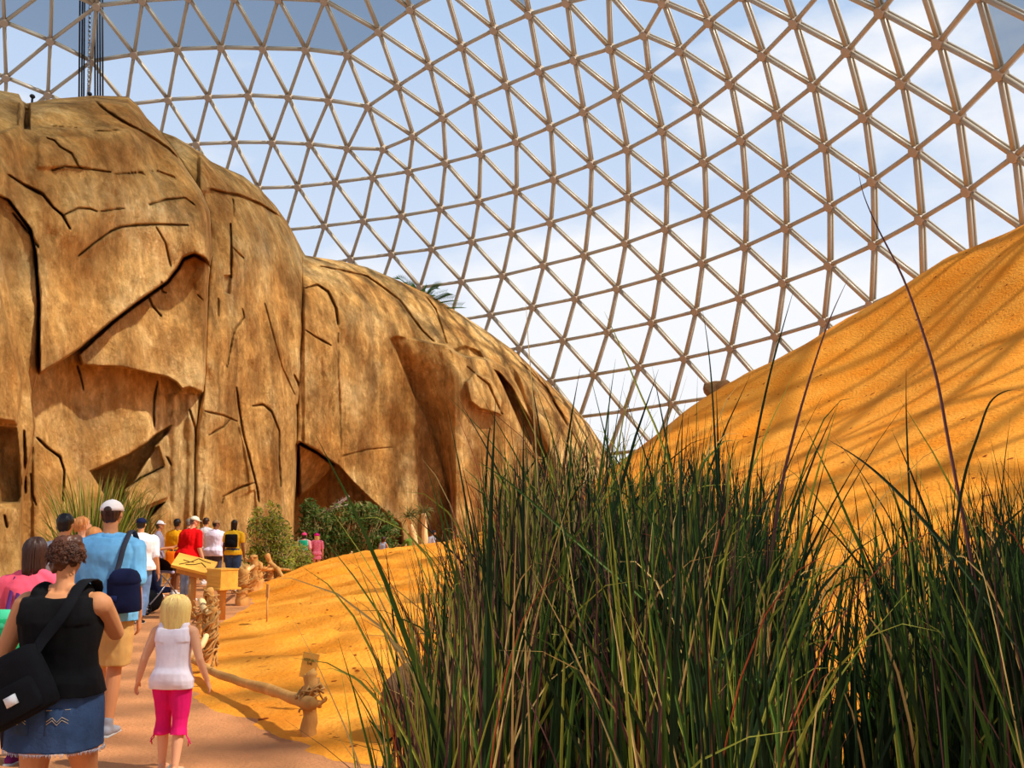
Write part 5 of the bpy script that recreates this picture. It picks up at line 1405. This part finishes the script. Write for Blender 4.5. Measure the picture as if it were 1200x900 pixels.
# ------------------------------------------------------------------ foreground reed bed
TIPX = [430, 460, 500, 540, 580, 620, 660, 700, 760, 820, 880, 930, 980, 1030, 1080, 1130, 1180, 1230]
TIPY = [800, 735, 640, 565, 515, 492, 490, 500, 500, 495, 520, 560, 590, 580, 540, 560, 540, 520]
DEN = [.12, .28, .75, 1.3, 1.6, 1.6, 1.6, 1.6, 1.7, 1.6, 1.2, .5, .22, .30, .8, 1.0, 1.3, 1.3]
MATL = [G1, G2, G3, G4, G5, G6]
def mix(px):
    k = np.interp(px, [430, 540, 680, 800, 1200], [0, 1, 2, 3, 4])
    tab = [(1.2, .8, .6, .9, 3.8, .4), (1.6, 1.6, 1.8, 1.8, 3.6, .25), (2.2, 3.0, 1.7, 1.3, 2.4, .15), (2.4, 4, .8, .6, 1.2, .2), (2.0, 6, .4, .25, 1.0, .1)]
    i = min(3, int(k)); f = k - i
    return [a * (1 - f) + b * f for a, b in zip(tab[i], tab[i + 1])]
def reed_bed(label, x0, x1, n, seed, name='reed_clump'):
    rng = random.Random(seed); mbs = [MB() for _ in MATL]
    D0 = 4.2; c = at((x0 + x1) / 2, 606, D0); o = Vector((c.x, D0, 0))
    e_ = empty(name, o, label=label, cat='reeds')
    cl = [(rng.uniform(x0, x1), rng.uniform(2.9, 6.4)) for _ in range(max(3, int((x1 - x0) / 14)))]
    for i in range(n):
        if rng.random() < .7:
            q = rng.choice(cl); px = rng.gauss(q[0], 20 * 4.5 / q[1]); D = q[1] + rng.gauss(0, .2)
        else:
            px = rng.uniform(x0, x1); D = rng.uniform(2.9, 6.6)
        if rng.random() > np.interp(px, TIPX, DEN) / 1.7: continue
        D = max(2.7, min(6.6, D))
        top = np.interp(px, TIPX, TIPY)
        py = top + abs(rng.gauss(0, 1)) * 125 + rng.uniform(-15, 90)
        if rng.random() < .035: py -= rng.uniform(10, 90)
        if D < 3.4: py += 40
        tip = at(px + rng.gauss(0, 14 + 48 * rng.random() ** 2) * (1.5 if rng.random() < .12 else 1) * 4 / D * 1.3, py, D + rng.uniform(-.3, .3))
        big = px > 560 and rng.random() < .028
        if big: tip = at(px + rng.gauss(-30 if px > 1000 else 0, 95), top + rng.uniform(-70, 130), D)
        if tip.z < .35: continue
        b = at(px + rng.gauss(0, 9), 700, D); b.z = -.05
        b.x += (tip.x - b.x) * -.25
        mm = rng.choices(range(6), mix(px))[0]
        w = {0: .014, 1: .016, 2: .012, 3: .009, 4: .007, 5: .006}[mm] * rng.uniform(.65, 1.25)
        w = w * (1.45 if big and mm < 3 else 1); ln = tip - b; bow = Vector((-ln.x * .3 + rng.gauss(0, .03), rng.gauss(0, .03), 0)); dr = 0
        if mm in (2, 3, 5) and rng.random() < .42 or (mm in (0, 1) and rng.random() < .05):       # broken-over leaf
            dx = rng.gauss(-.02 if px < 600 else .05, .24); tip = tip + Vector((dx, rng.gauss(0, .15), -abs(dx) * rng.uniform(.05, .5))); dr = rng.uniform(.25, .5); bow = Vector((-dx * .55, 0, 0))
        pts = curve_pts(b, tip, bow, dr, 9)
        blade(mbs[mm], [q - o for q in pts], w, Vector((1, rng.uniform(-.6, .6), 0)).normalized())
    for mb, mt2 in zip(mbs, MATL):
        if mb.v: mb.build('blades', mt2, e_, smooth=False)
reed_bed('sparse purple-stemmed reeds at the left end of the reed bed, over the boulder', 432, 530, 750, 1)
reed_bed('straw and green reeds with bent golden tips, left of centre in the reed bed', 530, 690, 2500, 2)
reed_bed('dense dark green reeds in the middle of the reed bed', 690, 900, 3900, 3)
reed_bed('thin loose reeds with orange sand showing through, right of the dense middle', 900, 1050, 1500, 4)
reed_bed('dark green reeds filling the lower right corner', 1050, 1250, 3000, 5)
def tall(label, P, D, w, m_):
    pts = [at(x, y, D) for x, y in P]; base = pts[-1].copy(); base.z = -.05; base.x = pts[-1].x + (pts[-1].x - pts[-2].x) * .3
    pts = [base] + pts[::-1]; out = []; M = len(pts) - 1
    for i in range(M):
        for k in range(4):
            q = k / 4; p0 = pts[max(0, i - 1)]; p1 = pts[i]; p2 = pts[i + 1]; p3 = pts[min(M, i + 2)]
            out.append(.5 * ((2 * p1) + (p2 - p0) * q + (2 * p0 - 5 * p1 + 4 * p2 - p3) * q * q + (3 * p1 - p0 - 3 * p2 + p3) * q ** 3))
    out.append(pts[-1]); o = base.copy(); mb = MB(); blade(mb, [q - o for q in out], w, Vector((1, .2, 0)))
    mb.build('reed', m_, None, smooth=False, loc=o, label=label, cat='reed')
tall('tallest dark reed curving up over the dune in front of the dome', [(1005, 195), (1012, 228), (1030, 270), (1058, 325), (1080, 385), (1098, 445), (1112, 520), (1135, 640), (1155, 760), (1165, 860)], 3.4, .014, G5)
tall('arched reed bending back to the right edge of the picture', [(1200, 458), (1180, 458), (1160, 472), (1146, 510), (1130, 560), (1118, 640), (1110, 740), (1105, 860)], 3.2, .012, G2)
tall('dark reed leaning right with its tip against the dome, right of centre', [(994, 326), (972, 375), (950, 440), (930, 510), (912, 590), (900, 700), (890, 860)], 3.3, .012, G5)
tall('upright green reed with its tip above the dune edge, beside the leaning dark one', [(930, 340), (917, 385), (902, 440), (885, 520), (872, 600), (860, 720), (850, 860)], 3.5, .012, G2)
tall('thin dark reed rising in front of the small boulder on the crest', [(823, 362), (829, 400), (834, 450), (838, 520), (842, 600), (846, 720), (850, 860)], 3.8, .010, G2)
tall('bent straw reed left of the small boulder, crossing the dome', [(708, 365), (720, 390), (735, 425), (752, 465), (772, 510), (790, 570), (800, 680), (806, 860)], 3.8, .010, G3)
tall('pale straight straw stalk in front of the outcrop tip', [(616, 350), (619, 400), (624, 460), (629, 540), (634, 640), (640, 760), (645, 860)], 4.0, .008, G4)
tall('green reed leaning left across the middle of the reed bed', [(560, 540), (600, 568), (650, 612), (720, 672), (790, 730), (860, 790), (910, 850)], 3.0, .016, G1)
tall('broad green reed leaning left at the right side of the reed bed', [(970, 515), (1010, 540), (1050, 575), (1095, 625), (1140, 680), (1180, 740), (1210, 830)], 3.0, .018, G2)
tall('straw stalk crossing the lower middle of the reed bed', [(505, 832), (560, 815), (610, 798), (670, 775), (730, 752)], 3.6, .012, G3)
tall('dark reed in front of the right dune with an upright tip', [(1062, 430), (1062, 480), (1064, 540), (1068, 620), (1075, 720), (1085, 860)], 3.6, .012, G2)
tall('green reed at the lower left corner of the reed bed pointing left', [(430, 840), (452, 868), (470, 895)], 3.4, .014, G2)
